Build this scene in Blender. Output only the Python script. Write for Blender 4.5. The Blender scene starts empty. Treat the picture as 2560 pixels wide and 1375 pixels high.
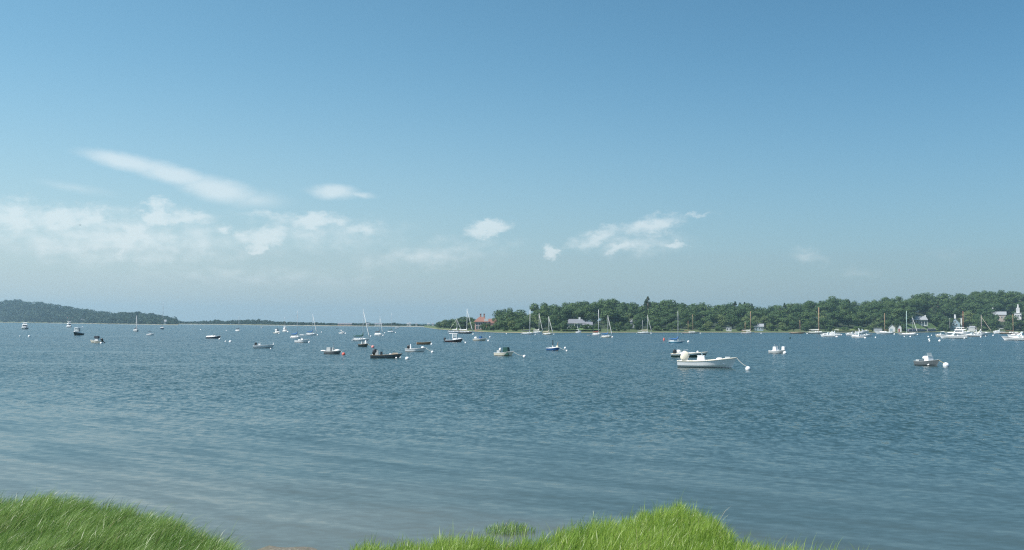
import bpy, math, random
import numpy as np
from mathutils import Vector, Matrix

S = bpy.context.scene
COL = S.collection
R = math.radians
rnd = random.Random(11)
nrng = np.random.default_rng(5)

# ------------------------------------------------------------------ camera
F, CX, CY, H = 2600.0, 1280.0, 687.5, 5.0
HORIZON, ROLL = 808.0, 0.0055
PITCH = math.atan((HORIZON - CY) / F)
camd = bpy.data.cameras.new('camera')
camd.sensor_width = 36.0
camd.lens = 36.0 * F / 2560.0
camd.clip_start, camd.clip_end = 0.1, 40000.0
cam = bpy.data.objects.new('camera', camd)
CAMR = Matrix.Rotation(math.pi / 2 + PITCH, 4, 'X') @ Matrix.Rotation(ROLL, 4, 'Z')
cam.matrix_world = Matrix.Translation((0, 0, H)) @ CAMR
COL.objects.link(cam)
S.camera = cam
CAM3 = CAMR.to_3x3()

# ------------------------------------------------------------------ world: sky texture with a few clouds, and the sun
SUN_EL, SUN_LEFT = 49.0, 117.0            # elevation, degrees left of the view direction
world = bpy.data.worlds.new('World')
S.world = world
world.use_nodes = True
wn, wl = world.node_tree.nodes, world.node_tree.links
wn.clear()
w_out = wn.new('ShaderNodeOutputWorld')
w_bg = wn.new('ShaderNodeBackground')
w_bg.inputs['Strength'].default_value = 0.115
sky = wn.new('ShaderNodeTexSky')
sky.sky_type = 'NISHITA'
sky.sun_disc = False
sky.sun_elevation = R(SUN_EL)
sky.sun_rotation = R(-SUN_LEFT)
sky.altitude = 0
sky.air_density = 1.0
sky.dust_density = 0.7
sky.ozone_density = 2.2


def wmath(op, a, b=None, clamp=False):
    n = wn.new('ShaderNodeMath')
    n.operation = op
    n.use_clamp = clamp
    for i, v in enumerate((a, b)):
        if v is None:
            continue
        if isinstance(v, (int, float)):
            n.inputs[i].default_value = v
        else:
            wl.new(v, n.inputs[i])
    return n.outputs[0]


tc = wn.new('ShaderNodeTexCoord')
sep = wn.new('ShaderNodeSeparateXYZ')
wl.new(tc.outputs['Generated'], sep.inputs[0])
az = wmath('ARCTAN2', sep.outputs[0], sep.outputs[1])       # azimuth, radians right of +Y
el = wmath('ARCSINE', sep.outputs[2])                        # elevation, radians
comb = wn.new('ShaderNodeCombineXYZ')
wl.new(az, comb.inputs[0])
wl.new(el, comb.inputs[1])
# billowing: warp the angular coordinates with noise
nz = wn.new('ShaderNodeTexNoise')
nz.inputs['Scale'].default_value = 32.0
nz.inputs['Detail'].default_value = 9.0
nz.inputs['Roughness'].default_value = 0.70
mpz = wn.new('ShaderNodeMapping')
mpz.inputs['Scale'].default_value = (1.0, 1.7, 1.0)
wl.new(comb.outputs[0], mpz.inputs['Vector'])
wl.new(mpz.outputs[0], nz.inputs['Vector'])
vsub = wn.new('ShaderNodeVectorMath')
vsub.operation = 'SUBTRACT'
wl.new(nz.outputs['Color'], vsub.inputs[0])
vsub.inputs[1].default_value = (0.5, 0.5, 0.5)
vmul = wn.new('ShaderNodeVectorMath')
vmul.operation = 'MULTIPLY'
wl.new(vsub.outputs[0], vmul.inputs[0])
vmul.inputs[1].default_value = (0.055, 0.034, 0.0)
vadd = wn.new('ShaderNodeVectorMath')
vadd.operation = 'ADD'
wl.new(comb.outputs[0], vadd.inputs[0])
wl.new(vmul.outputs[0], vadd.inputs[1])


def sky_angle(px, py):
    v = CAM3 @ Vector(((px - CX) / F, (CY - py) / F, -1.0))
    v.normalize()
    return math.atan2(v.x, v.y), math.asin(v.z)


def cloud_sum(blobs, vec):
    acc = None
    for (px, py, rx, ry, slope, amp) in blobs:
        a, e = sky_angle(px, py)
        mp = wn.new('ShaderNodeMapping')
        mp.vector_type = 'TEXTURE'
        mp.inputs['Location'].default_value = (a, e, 0)
        mp.inputs['Rotation'].default_value = (0, 0, R(slope))
        mp.inputs['Scale'].default_value = (rx / F, ry / F, 1)
        wl.new(vec, mp.inputs['Vector'])
        g = wn.new('ShaderNodeTexGradient')
        g.gradient_type = 'SPHERICAL'
        wl.new(mp.outputs[0], g.inputs['Vector'])
        v = wmath('MULTIPLY', g.outputs['Fac'], amp)
        acc = v if acc is None else wmath('MAXIMUM', acc, v)
    return acc


puffs = [  # pale cumulus: x, y, half width, half height (as seen), slope, strength
    (20, 545, 130, 62, 0, .85), (150, 555, 110, 58, 0, .80), (235, 550, 80, 50, 0, .85), (150, 610, 260, 55, 0, .55),
    (388, 532, 52, 40, 20, 1.0), (325, 590, 85, 44, 35, 1.0), (470, 540, 110, 36, 0, .75), (300, 632, 40, 26, 30, .7),
    (570, 575, 40, 30, 0, .7), (660, 590, 110, 44, 8, .85), (640, 618, 30, 26, 30, .9), (780, 556, 150, 36, 4, .85),
    (900, 575, 130, 34, 0, .6), (690, 545, 170, 26, -5, .45), (620, 690, 700, 60, 0, .34), (1060, 640, 330, 60, 6, .45),
    (1215, 572, 88, 34, 6, 1.0), (1378, 628, 40, 27, 0, 1.0), (1500, 592, 125, 34, 14, .70), (1640, 562, 120, 34, 10, .80),
    (1560, 618, 90, 24, 4, .8), (1690, 615, 52, 14, 0, .7), (1745, 537, 50, 12, 8, .5), (1600, 610, 220, 60, 0, .48),
    (300, 600, 560, 105, 0, .60), (230, 565, 440, 75, 4, .54), (800, 590, 380, 80, 3, .42), (1150, 620, 330, 70, 2, .34), (2020, 640, 90, 36, -8, .32), (2130, 680, 160, 40, 0, .28), (2380, 640, 160, 46, 0, .22)]
smooth = [  # smooth lens-shaped streaks
    (315, 404, 140, 27, -9, .95), (430, 436, 140, 33, -13, .95), (545, 474, 130, 40, -8, .95), (640, 500, 110, 34, 0, .5),
    (835, 480, 80, 26, 0, .95), (905, 486, 60, 12, -4, .6), (190, 470, 120, 18, -8, .35)]
c1 = cloud_sum(puffs, vadd.outputs[0])
vmul2 = wn.new('ShaderNodeVectorMath')
vmul2.operation = 'MULTIPLY'
wl.new(vsub.outputs[0], vmul2.inputs[0])
vmul2.inputs[1].default_value = (0.03, 0.008, 0.0)
vadd2 = wn.new('ShaderNodeVectorMath')
vadd2.operation = 'ADD'
wl.new(comb.outputs[0], vadd2.inputs[0])
wl.new(vmul2.outputs[0], vadd2.inputs[1])
c2 = cloud_sum(smooth, vadd2.outputs[0])
fine = wn.new('ShaderNodeTexNoise')
fine.inputs['Scale'].default_value = 60.0
fine.inputs['Detail'].default_value = 8.0
wl.new(mpz.outputs[0], fine.inputs['Vector'])
mod = wmath('ADD', wmath('MULTIPLY', fine.outputs['Fac'], 1.7), 0.12)
d1 = wmath('MULTIPLY', wmath('MULTIPLY', c1, mod), 0.95)
mr1 = wn.new('ShaderNodeMapRange')
mr1.interpolation_type = 'SMOOTHSTEP'
mr1.inputs['From Min'].default_value = 0.10
mr1.inputs['From Max'].default_value = 0.66
mr1.inputs['To Max'].default_value = 0.54
wl.new(d1, mr1.inputs['Value'])
mr2 = wn.new('ShaderNodeMapRange')
mr2.interpolation_type = 'SMOOTHSTEP'
mr2.inputs['From Min'].default_value = 0.02
mr2.inputs['From Max'].default_value = 0.75
mr2.inputs['To Max'].default_value = 0.52
wl.new(c2, mr2.inputs['Value'])
dens = wmath('MAXIMUM', mr1.outputs[0], mr2.outputs[0], True)

hsv = wn.new('ShaderNodeHueSaturation')
hsv.inputs['Hue'].default_value = 0.478
hsv.inputs['Saturation'].default_value = 1.17
wl.new(sky.outputs[0], hsv.inputs['Color'])
low = wn.new('ShaderNodeMapRange')           # pale air low over the horizon
low.inputs['From Min'].default_value = R(0.0)
low.inputs['From Max'].default_value = R(15.0)
low.inputs['To Min'].default_value = 1.0
low.inputs['To Max'].default_value = 0.0
wl.new(el, low.inputs['Value'])
# the air is clearer and deeper blue away from the sun, to the right
side = wn.new('ShaderNodeMapRange')
side.interpolation_type = 'SMOOTHSTEP'
side.inputs['From Min'].default_value = R(-32.0)
side.inputs['From Max'].default_value = R(30.0)
wl.new(az, side.inputs['Value'])
lowf = wmath('MULTIPLY', wmath('POWER', low.outputs[0], 1.7), wmath('SUBTRACT', 0.85, wmath('MULTIPLY', side.outputs[0], 0.22)))
dim = wn.new('ShaderNodeMix')
dim.data_type = 'RGBA'
dim.blend_type = 'MULTIPLY'
wl.new(side.outputs[0], dim.inputs[0])
dim.inputs[7].default_value = (0.54, 0.635, 0.715, 1)
mixh = wn.new('ShaderNodeMix')
mixh.data_type = 'RGBA'
wl.new(lowf, mixh.inputs[0])
wl.new(hsv.outputs[0], mixh.inputs[6])
mixh.inputs[7].default_value = (3.0, 4.05, 4.7, 1)
mixc = wn.new('ShaderNodeMix')
mixc.data_type = 'RGBA'
wl.new(dens, mixc.inputs[0])
wl.new(mixh.outputs[2], dim.inputs[6])
wl.new(dim.outputs[2], mixc.inputs[6])
mixc.inputs[7].default_value = (6.35, 6.75, 6.8, 1)
wl.new(mixc.outputs[2], w_bg.inputs['Color'])
wl.new(w_bg.outputs[0], w_out.inputs['Surface'])

sund = bpy.data.lights.new('sun', 'SUN')
sund.energy = 5.0
sund.angle = R(0.5)
sund.color = (1.0, 0.955, 0.89)
sun = bpy.data.objects.new('sun', sund)
sdir = Vector((-math.cos(R(SUN_EL)) * math.sin(R(SUN_LEFT)), math.cos(R(SUN_EL)) * math.cos(R(SUN_LEFT)), math.sin(R(SUN_EL))))
sun.rotation_euler = sdir.to_track_quat('Z', 'Y').to_euler()
sun.location = (-60, 0, 90)
COL.objects.link(sun)

S.view_settings.view_transform = 'Standard'
S.view_settings.look = 'None'
S.view_settings.exposure = 0.35
S.view_settings.gamma = 1.0
S.cycles.volume_bounces = 0
S.cycles.max_bounces = 6
S.cycles.transparent_max_bounces = 8
S.cycles.use_denoising = False
S.cycles.use_adaptive_sampling = False
S.cycles.filter_width = 1.25


# ------------------------------------------------------------------ geometry helpers
def ray(px, py):
    return CAM3 @ Vector(((px - CX) / F, (CY - py) / F, -1.0))


def yh(px):
    return HORIZON + ROLL * (px - CX)


def on_water(px, py, z=0.0):
    v = ray(px, py)
    t = (z - H) / v.z
    return Vector((v.x * t, v.y * t, z))


def scale_at(px, py):                    # pixels of the full photograph per metre, on the water
    return F / on_water(px, py).y


def view_angle(px):
    return math.atan((px - CX) / F)


def link(o):
    COL.objects.link(o)
    return o


def tag(o, label=None, cat=None, group=None, kind=None):
    for k, v in (('label', label), ('category', cat), ('group', group), ('kind', kind)):
        if v:
            o[k] = v
    return o


def empty(name, loc, rz=0.0, rx=0.0, ry=0.0):
    o = bpy.data.objects.new(name, None)
    o.empty_display_size = 0.5
    o.location = loc
    o.rotation_euler = (rx, ry, rz)
    return link(o)


class MB:
    """collects shapes into one mesh"""

    def __init__(self):
        self.v, self.f, self.m = [], [], []

    def add(self, vs, fs, mi=0, M=None):
        b = len(self.v)
        for p in vs:
            self.v.append(tuple(M @ Vector(p)) if M is not None else tuple(p))
        for f in fs:
            self.f.append(tuple(i + b for i in f))
            self.m.append(mi)
        return self

    def box(self, c, s, mi=0, M=None, taper=(1, 1), shift=(0, 0)):
        x, y, z = s[0] / 2, s[1] / 2, s[2] / 2
        vs = []
        for k, (tx, ty, sx, sy) in ((-1, (1, 1, 0, 0)), (1, (taper[0], taper[1], shift[0], shift[1]))):
            for i, j in ((-1, -1), (1, -1), (1, 1), (-1, 1)):
                vs.append((c[0] + i * x * tx + sx, c[1] + j * y * ty + sy, c[2] + k * z))
        return self.add(vs, [(3, 2, 1, 0), (4, 5, 6, 7), (0, 1, 5, 4), (1, 2, 6, 5), (2, 3, 7, 6), (3, 0, 4, 7)], mi, M)

    def tube(self, pts, r, n=6, mi=0, M=None, cap=True):
        pts = [Vector(p) for p in pts]
        rs = r if isinstance(r, (list, tuple)) else [r] * len(pts)
        vs, fs = [], []
        for i, p in enumerate(pts):
            d = (pts[min(i + 1, len(pts) - 1)] - pts[max(i - 1, 0)])
            d.normalize()
            a = Vector((0, 0, 1)) if abs(d.z) < 0.9 else Vector((1, 0, 0))
            u = d.cross(a).normalized()
            w = d.cross(u).normalized()
            for k in range(n):
                t = 2 * math.pi * k / n
                vs.append(p + (u * math.cos(t) + w * math.sin(t)) * rs[i])
        for i in range(len(pts) - 1):
            for k in range(n):
                fs.append((i * n + k, (i + 1) * n + k, (i + 1) * n + (k + 1) % n, i * n + (k + 1) % n))
        if cap:
            fs.append(tuple(range(n)))
            fs.append(tuple((len(pts) - 1) * n + k for k in range(n - 1, -1, -1)))
        return self.add(vs, fs, mi, M)

    def ball(self, c, r, nu=10, nv=6, mi=0, M=None, e=1.0):
        rx, ry, rz = (r, r, r) if isinstance(r, (int, float)) else r
        vs, fs = [], []

        def sp(x):
            return math.copysign(abs(x) ** e, x)
        for j in range(1, nv):
            ph = -math.pi / 2 + math.pi * j / nv
            for i in range(nu):
                th = 2 * math.pi * i / nu
                vs.append((c[0] + rx * sp(math.cos(ph)) * sp(math.cos(th)), c[1] + ry * sp(math.cos(ph)) * sp(math.sin(th)), c[2] + rz * sp(math.sin(ph))))
        b = len(vs)
        vs += [(c[0], c[1], c[2] - rz), (c[0], c[1], c[2] + rz)]
        for j in range(nv - 2):
            for i in range(nu):
                fs.append((j * nu + i, j * nu + (i + 1) % nu, (j + 1) * nu + (i + 1) % nu, (j + 1) * nu + i))
        for i in range(nu):
            fs.append((b, (i + 1) % nu, i))
            fs.append((b + 1, (nv - 2) * nu + i, (nv - 2) * nu + (i + 1) % nu))
        return self.add(vs, fs, mi, M)

    def loft(self, rings, closed=True, mi=0, cap=(True, True), M=None):
        n = len(rings[0])
        vs = [p for r in rings for p in r]
        fs = []
        for i in range(len(rings) - 1):
            for k in range(n if closed else n - 1):
                fs.append((i * n + k, i * n + (k + 1) % n, (i + 1) * n + (k + 1) % n, (i + 1) * n + k))
        if cap[0]:
            fs.append(tuple(range(n - 1, -1, -1)))
        if cap[1]:
            fs.append(tuple((len(rings) - 1) * n + k for k in range(n)))
        return self.add(vs, fs, mi, M)

    def build(self, name, mats, parent=None, smooth=False):
        me = bpy.data.meshes.new(name)
        me.from_pydata(self.v, [], self.f)
        mats = mats if isinstance(mats, (list, tuple)) else [mats]
        for m in mats:
            me.materials.append(m)
        if len(mats) > 1:
            me.polygons.foreach_set('material_index', self.m)
        if smooth:
            me.polygons.foreach_set('use_smooth', [True] * len(me.polygons))
        me.update()
        o = bpy.data.objects.new(name, me)
        if parent is not None:
            o.parent = parent
        return link(o)


def np_mesh(name, v, quads, tris=None, mats=(), smooth=False, parent=None, attrs=None):
    """fast mesh from numpy arrays of quads (and triangles)"""
    me = bpy.data.meshes.new(name)
    nq = len(quads)
    nt = 0 if tris is None else len(tris)
    me.vertices.add(len(v))
    me.vertices.foreach_set('co', np.asarray(v, np.float32).ravel())
    idx = np.asarray(quads, np.int32).ravel() if nq else np.zeros(0, np.int32)
    tot = np.full(nq, 4, np.int32)
    if nt:
        idx = np.concatenate([idx, np.asarray(tris, np.int32).ravel()])
        tot = np.concatenate([tot, np.full(nt, 3, np.int32)])
    me.loops.add(len(idx))
    me.loops.foreach_set('vertex_index', idx)
    me.polygons.add(nq + nt)
    me.polygons.foreach_set('loop_start', np.concatenate([[0], np.cumsum(tot)[:-1]]).astype(np.int32))
    me.polygons.foreach_set('loop_total', tot)
    if smooth:
        me.polygons.foreach_set('use_smooth', np.ones(nq + nt, bool))
    for m in mats:
        me.materials.append(m)
    if attrs:
        for an, dat in attrs.items():
            a = me.attributes.new(an, 'FLOAT', 'POINT')
            a.data.foreach_set('value', np.asarray(dat, np.float32))
    me.update(calc_edges=True)
    o = bpy.data.objects.new(name, me)
    if parent is not None:
        o.parent = parent
    return link(o)


# ------------------------------------------------------------------ materials
MATS = {}


def mat(name, col, rough=0.5, var=0.12, scale=6.0, metal=0.0, spec=0.5, bump=0.0, coat=0.0):
    if name in MATS:
        return MATS[name]
    m = bpy.data.materials.new(name)
    m.use_nodes = True
    nt = m.node_tree
    b = nt.nodes['Principled BSDF']
    b.inputs['Roughness'].default_value = rough
    b.inputs['Metallic'].default_value = metal
    b.inputs['Specular IOR Level'].default_value = spec
    b.inputs['Coat Weight'].default_value = coat
    t = nt.nodes.new('ShaderNodeTexCoord')
    n = nt.nodes.new('ShaderNodeTexNoise')
    n.inputs['Scale'].default_value = scale
    n.inputs['Detail'].default_value = 5.0
    nt.links.new(t.outputs['Object'], n.inputs['Vector'])
    mx = nt.nodes.new('ShaderNodeMix')
    mx.data_type = 'RGBA'
    mx.inputs[6].default_value = (*[c * (1 - var) for c in col], 1)
    mx.inputs[7].default_value = (*[min(1, c * (1 + var)) for c in col], 1)
    nt.links.new(n.outputs['Fac'], mx.inputs[0])
    nt.links.new(mx.outputs[2], b.inputs['Base Color'])
    if bump:
        bp = nt.nodes.new('ShaderNodeBump')
        bp.inputs['Strength'].default_value = bump
        bp.inputs['Distance'].default_value = 0.05
        nt.links.new(n.outputs['Fac'], bp.inputs['Height'])
        nt.links.new(bp.outputs[0], b.inputs['Normal'])
    MATS[name] = m
    return m
# ------------------------------------------------------------------ water
def node_tools(nt):
    def new(t, **kw):
        n = nt.nodes.new(t)
        for k, v in kw.items():
            setattr(n, k, v)
        return n

    def lk(a, b):
        nt.links.new(a, b)

    def mth(op, a, b=None, clamp=False):
        n = nt.nodes.new('ShaderNodeMath')
        n.operation = op
        n.use_clamp = clamp
        for i, v in enumerate((a, b)):
            if v is None:
                continue
            if isinstance(v, (int, float)):
                n.inputs[i].default_value = v
            else:
                nt.links.new(v, n.inputs[i])
        return n.outputs[0]

    def noise(vec, scale, detail=4.0, rough=0.5, dist=0.0):
        n = nt.nodes.new('ShaderNodeTexNoise')
        n.inputs['Scale'].default_value = scale
        n.inputs['Detail'].default_value = detail
        n.inputs['Roughness'].default_value = rough
        n.inputs['Distortion'].default_value = dist
        nt.links.new(vec, n.inputs['Vector'])
        return n.outputs['Fac']

    def mapping(vec, sc=(1, 1, 1), rot=0.0):
        n = nt.nodes.new('ShaderNodeMapping')
        n.inputs['Scale'].default_value = sc
        n.inputs['Rotation'].default_value = (0, 0, R(rot))
        nt.links.new(vec, n.inputs['Vector'])
        return n.outputs[0]

    def ramp(v, a, b, lo=0.0, hi=1.0):
        n = nt.nodes.new('ShaderNodeMapRange')
        n.interpolation_type = 'SMOOTHSTEP'
        n.inputs['From Min'].default_value = a
        n.inputs['From Max'].default_value = b
        n.inputs['To Min'].default_value = lo
        n.inputs['To Max'].default_value = hi
        nt.links.new(v, n.inputs['Value'])
        return n.outputs[0]

    def mixrgb(f, a, b):
        n = nt.nodes.new('ShaderNodeMix')
        n.data_type = 'RGBA'
        if isinstance(f, (int, float)):
            n.inputs[0].default_value = f
        else:
            nt.links.new(f, n.inputs[0])
        for i, v in ((6, a), (7, b)):
            if isinstance(v, tuple):
                n.inputs[i].default_value = (*v, 1)
            else:
                nt.links.new(v, n.inputs[i])
        return n.outputs[2]
    return new, lk, mth, noise, mapping, ramp, mixrgb


wm = bpy.data.materials.new('bay_water')
wm.use_nodes = True
new, lk, mth, noise, mapping, ramp, mixrgb = node_tools(wm.node_tree)
wb = wm.node_tree.nodes['Principled BSDF']
wt = new('ShaderNodeTexCoord').outputs['Object']
wsep = new('ShaderNodeSeparateXYZ')
lk(wt, wsep.inputs[0])
WY = wsep.outputs[1]
# distance off the near shore, made uneven; slanting bars of sand show through the shallows
warp = noise(mapping(wt, (0.05, 0.12, 1), -14), 1.0, 4.0)
bars = noise(mapping(mapping(wt, (1, 1, 1), 36), (0.07, 0.45, 1)), 1.0, 4.0, 0.55)
off = mth('ADD', WY, mth('MULTIPLY', mth('SUBTRACT', warp, 0.5), 22.0))
off = mth('ADD', off, mth('MULTIPLY', wsep.outputs[0], 0.55))
deepfac = ramp(off, 22.0, 62.0)
shal = mixrgb(bars, (0.044, 0.074, 0.072), (0.070, 0.094, 0.084))
deep = mixrgb(ramp(WY, 60.0, 300.0), (0.026, 0.056, 0.055), (0.016, 0.040, 0.046))
edge = mixrgb(ramp(off, 20.0, 31.0), (0.118, 0.132, 0.112), shal)
lk(mixrgb(deepfac, edge, deep), wb.inputs['Base Color'])
wb.inputs['IOR'].default_value = 1.33
lk(ramp(off, 30.0, 80.0, 0.32, 0.36), wb.inputs['Specular IOR Level'])
wb.inputs['Specular Tint'].default_value = (0.9, 0.98, 1.0, 1)
# ripples: small in the lee of the shore, a short chop farther out; slicks run across the wind
def ncol(vec, scale, detail, rough=0.5, dist=0.0):
    n = new('ShaderNodeTexNoise')
    n.inputs['Scale'].default_value = scale
    n.inputs['Detail'].default_value = detail
    n.inputs['Roughness'].default_value = rough
    n.inputs['Distortion'].default_value = dist
    lk(vec, n.inputs['Vector'])
    return n.outputs['Color']


def vmath(op, a, b=None, sc=None):
    n = new('ShaderNodeVectorMath', operation=op)
    for i, v in enumerate((a, b)):
        if v is None:
            continue
        if isinstance(v, tuple):
            n.inputs[i].default_value = v
        else:
            lk(v, n.inputs[i])
    if sc is not None:
        if isinstance(sc, (int, float)):
            n.inputs['Scale'].default_value = sc
        else:
            lk(sc, n.inputs['Scale'])
    return n.outputs[0]


def slopes(vec, scale, detail, kx, ky, rough=0.5, dist=0.0):
    return vmath('MULTIPLY', vmath('SUBTRACT', ncol(vec, scale, detail, rough, dist), (.5, .5, .5)), (kx, ky, 0.0))


slick = ramp(noise(mapping(wt, (0.006, 0.055, 1), 1.5), 1.0, 4.0, 0.62), 0.58, 0.70, 1.0, 0.5)
gust = ramp(noise(mapping(wt, (0.012, 0.03, 1), -10), 1.0, 3.0), 0.3, 0.75, 0.7, 1.15)
outer = ramp(off, 30.0, 80.0)
inner = mth('SUBTRACT', 1.0, outer)
chop = slopes(mapping(wt, (3.3, 1.7, 1), 8), 1.0, 4.0, 1.0, 1.1, 0.7, 0.3)
wave = slopes(mapping(wt, (0.8, 0.42, 1), 5), 1.0, 2.0, 0.2, 0.26)
rip = slopes(mapping(wt, (2.6, 4.0, 1), -6), 1.0, 2.0, 0.25, 0.45)
lines = slopes(mapping(mapping(wt, (1, 1, 1), 36), (0.13, 0.9, 1)), 1.0, 4.0, 0.08, 0.22, 0.6)
sl = vmath('SCALE', vmath('ADD', chop, wave), sc=mth('MULTIPLY', outer, mth('MULTIPLY', slick, gust)))
sl = vmath('ADD', sl, vmath('SCALE', rip, sc=mth('ADD', mth('MULTIPLY', outer, 0.6), 0.3)))
sl = vmath('ADD', sl, vmath('SCALE', lines, sc=inner))
# the short seas are steeper on the side turned to the near shore
steep = new('ShaderNodeCombineXYZ')
lk(mth('MULTIPLY', mth('MULTIPLY', slick, mth('ADD', outer, 0.25)), -0.075), steep.inputs[1])
steep.inputs[2].default_value = 1.0
wnorm = vmath('NORMALIZE', vmath('ADD', sl, steep.outputs[0]))
lk(wnorm, wb.inputs['Normal'])
wb.inputs['Roughness'].default_value = 0.14

wx = 6500.0
water = MB().add([(-wx, -40, 0), (wx, -40, 0), (wx, wx, 0), (-wx, wx, 0)], [(0, 1, 2, 3)]).build('water', wm)
tag(water, 'rippled blue grey bay water reaching from the marsh grass to the far shores', kind='structure')
bed = MB().add([(-wx, -60, -2.6), (wx, -60, -2.6), (wx, wx, -2.6), (-wx, wx, -2.6)], [(0, 1, 2, 3)]).build('seabed', mat('silt', (0.12, 0.10, 0.075), 0.9, 0.3, 0.2))
tag(bed, 'silty bed of the bay under the water', kind='structure')

# ------------------------------------------------------------------ lands across the bay
def interp(tab, x):
    xs = [p[0] for p in tab]
    return float(np.interp(x, xs, [p[1] for p in tab]))


def smoothstep(x, a, b):
    t = min(1.0, max(0.0, (x - a) / (b - a)))
    return t * t * (3 - 2 * t)


def hnoise(x, y):
    return (math.sin(x * 0.031 + 1.3) * math.cos(y * 0.043 - 0.4) + 0.5 * math.sin(x * 0.083 - y * 0.071) + 0.3 * math.sin(x * .19 + y * .23))


class Land:
    """a shore seen across the water: columns follow the line of sight, s metres inland"""

    def __init__(self, shore, sky, inland, tree_h, flat=18.0, rise=150.0):
        self.shore, self.sky, self.inland, self.tree_h, self.flat, self.rise = shore, sky, inland, tree_h, flat, rise

    def dist(self, u):
        p = on_water(u, interp(self.shore, u))
        return p.length

    def dirn(self, u):
        p = on_water(u, interp(self.shore, u))
        return Vector((p.x, p.y, 0)).normalized()

    def hill(self, u):
        d = self.dist(u) + self.rise
        top = H + (yh(u) - interp(self.sky, u)) * d * math.cos(view_angle(u)) / F
        return max(1.0, top - self.tree_h)

    def z(self, u, s):
        if s < 0:
            return -0.35 + 0.05 * s
        base = 0.25 + 0.55 * smoothstep(s, 0, self.flat)
        return base + max(0.0, self.hill(u) - 0.8) * smoothstep(s, self.flat * 0.7, self.rise)

    def point(self, u, s):
        p = self.dirn(u) * (self.dist(u) + s)
        p.z = self.z(u, max(0.0, s))
        return p

    def height_to(self, p, u, py):          # world z at p's distance seen at row py
        v = ray(u, py)
        return H + v.z * (p.y / v.y)

    def s_for_row(self, u, py):             # how far inland the ground is seen at row py
        best, bs = 1e9, 20
        s = 2.0
        while s < self.rise * 1.3:
            p = self.point(u, s)
            e = abs(self.height_to(p, u, py) - p.z)
            if e < best:
                best, bs = e, s
            s += 2.0
        return bs

    def mesh(self, name, us, ss, m, label):
        v, q = [], []
        for u in us:
            for s in ss:
                p = self.dirn(u) * (self.dist(u) + s)
                wob = 0.0 if s < 25 else 0.5 * hnoise(p.x, p.y)
                v.append((p.x, p.y, self.z(u, s) + wob))
        n = len(ss)
        for i in range(len(us) - 1):
            for j in range(n - 1):
                q.append((i * n + j, (i + 1) * n + j, (i + 1) * n + j + 1, i * n + j + 1))
        o = np_mesh(name, np.array(v), np.array(q), None, [m], True)
        tag(o, label, kind='structure')
        return o


def land_material(name, sand, marsh, wood, w_sand, w_marsh):
    m = bpy.data.materials.new(name)
    m.use_nodes = True
    new, lk, mth, noise, mapping, ramp, mixrgb = node_tools(m.node_tree)
    b = m.node_tree.nodes['Principled BSDF']
    b.inputs['Roughness'].default_value = 0.95
    t = new('ShaderNodeTexCoord').outputs['Object']
    sp = new('ShaderNodeSeparateXYZ')
    lk(t, sp.inputs[0])
    n1 = noise(t, 0.05, 4.0)
    n2 = noise(t, 0.6, 4.0)
    zz = mth('ADD', sp.outputs[2], mth('MULTIPLY', mth('SUBTRACT', n1, 0.5), w_sand * 2.2))
    marshc = mixrgb(n2, tuple(c * .75 for c in marsh), tuple(c * 1.2 for c in marsh))
    woodc = mixrgb(n2, tuple(c * .7 for c in wood), tuple(c * 1.25 for c in wood))
    c = mixrgb(ramp(zz, w_sand * .6, w_sand * 1.3), sand, marshc)
    c = mixrgb(ramp(zz, w_marsh * .8, w_marsh * 1.3), c, woodc)
    lk(c, b.inputs['Base Color'])
    return m


right_shore = [(1060, 818), (1095, 823), (1130, 825.5), (1180, 828), (1240, 831), (1300, 832), (1400, 832), (1600, 831), (1900, 831), (2170, 831),
               (2250, 832), (2340, 830), (2420, 830), (2480, 831), (2560, 831), (2700, 832), (2900, 836)]
right_sky = [(1060, 814), (1095, 806), (1115, 797), (1145, 797), (1165, 789), (1180, 800), (1200, 805), (1235, 800), (1250, 772), (1275, 766), (1300, 768),
             (1312, 780), (1330, 772), (1347, 754), (1385, 756), (1400, 752), (1430, 757), (1450, 750), (1480, 751), (1520, 742), (1540, 745),
             (1555, 756), (1575, 752), (1620, 754), (1660, 752), (1690, 743), (1712, 755), (1760, 754), (1800, 757), (1830, 753), (1870, 757),
             (1900, 763), (1940, 761), (2000, 755), (2030, 749), (2060, 747), (2092, 738), (2110, 745), (2150, 748), (2200, 745), (2240, 738),
             (2280, 735), (2330, 727), (2360, 733), (2400, 731), (2460, 724), (2520, 724), (2560, 726), (2700, 722), (2900, 715)]
RIGHT = Land(right_shore, right_sky, 420, 15.5)
us = [1060 + 12 * i for i in range(154)]
ss = [-40, -15, -4, 0, 4, 9, 15, 22, 30, 40, 52, 66, 82, 100, 120, 150, 190, 250, 330, 420]
m_right = land_material('shore_ground', (0.30, 0.25, 0.15), (0.082, 0.118, 0.038), (0.026, 0.042, 0.016), 0.20, 1.8)
RIGHT.mesh('shore_ground', us, ss, m_right, 'grassy shore with strips of sand below the wooded slope across the water')

left_shore = [(-200, 805.5), (0, 806.5), (200, 809), (430, 812.5), (445, 812.8), (460, 812)]
left_sky = [(-200, 744), (0, 752), (30, 748), (65, 751), (120, 758), (170, 766), (230, 774), (280, 781), (300, 779), (345, 779), (370, 781),
            (400, 787), (430, 793), (438, 802), (450, 810)]
LEFT = Land(left_shore, left_sky, 500, 15.0, 10.0, 260.0)
m_left = land_material('hill_ground', (0.36, 0.32, 0.26), (0.10, 0.12, 0.05), (0.05, 0.075, 0.03), 0.42, 1.3)
LEFT.mesh('hillside', [-200 + 15 * i for i in range(44)], [-60, -10, 0, 6, 12, 25, 50, 90, 140, 200, 260, 340, 460], m_left,
          'wooded hillside falling to a thin pale beach across the bay')

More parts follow.
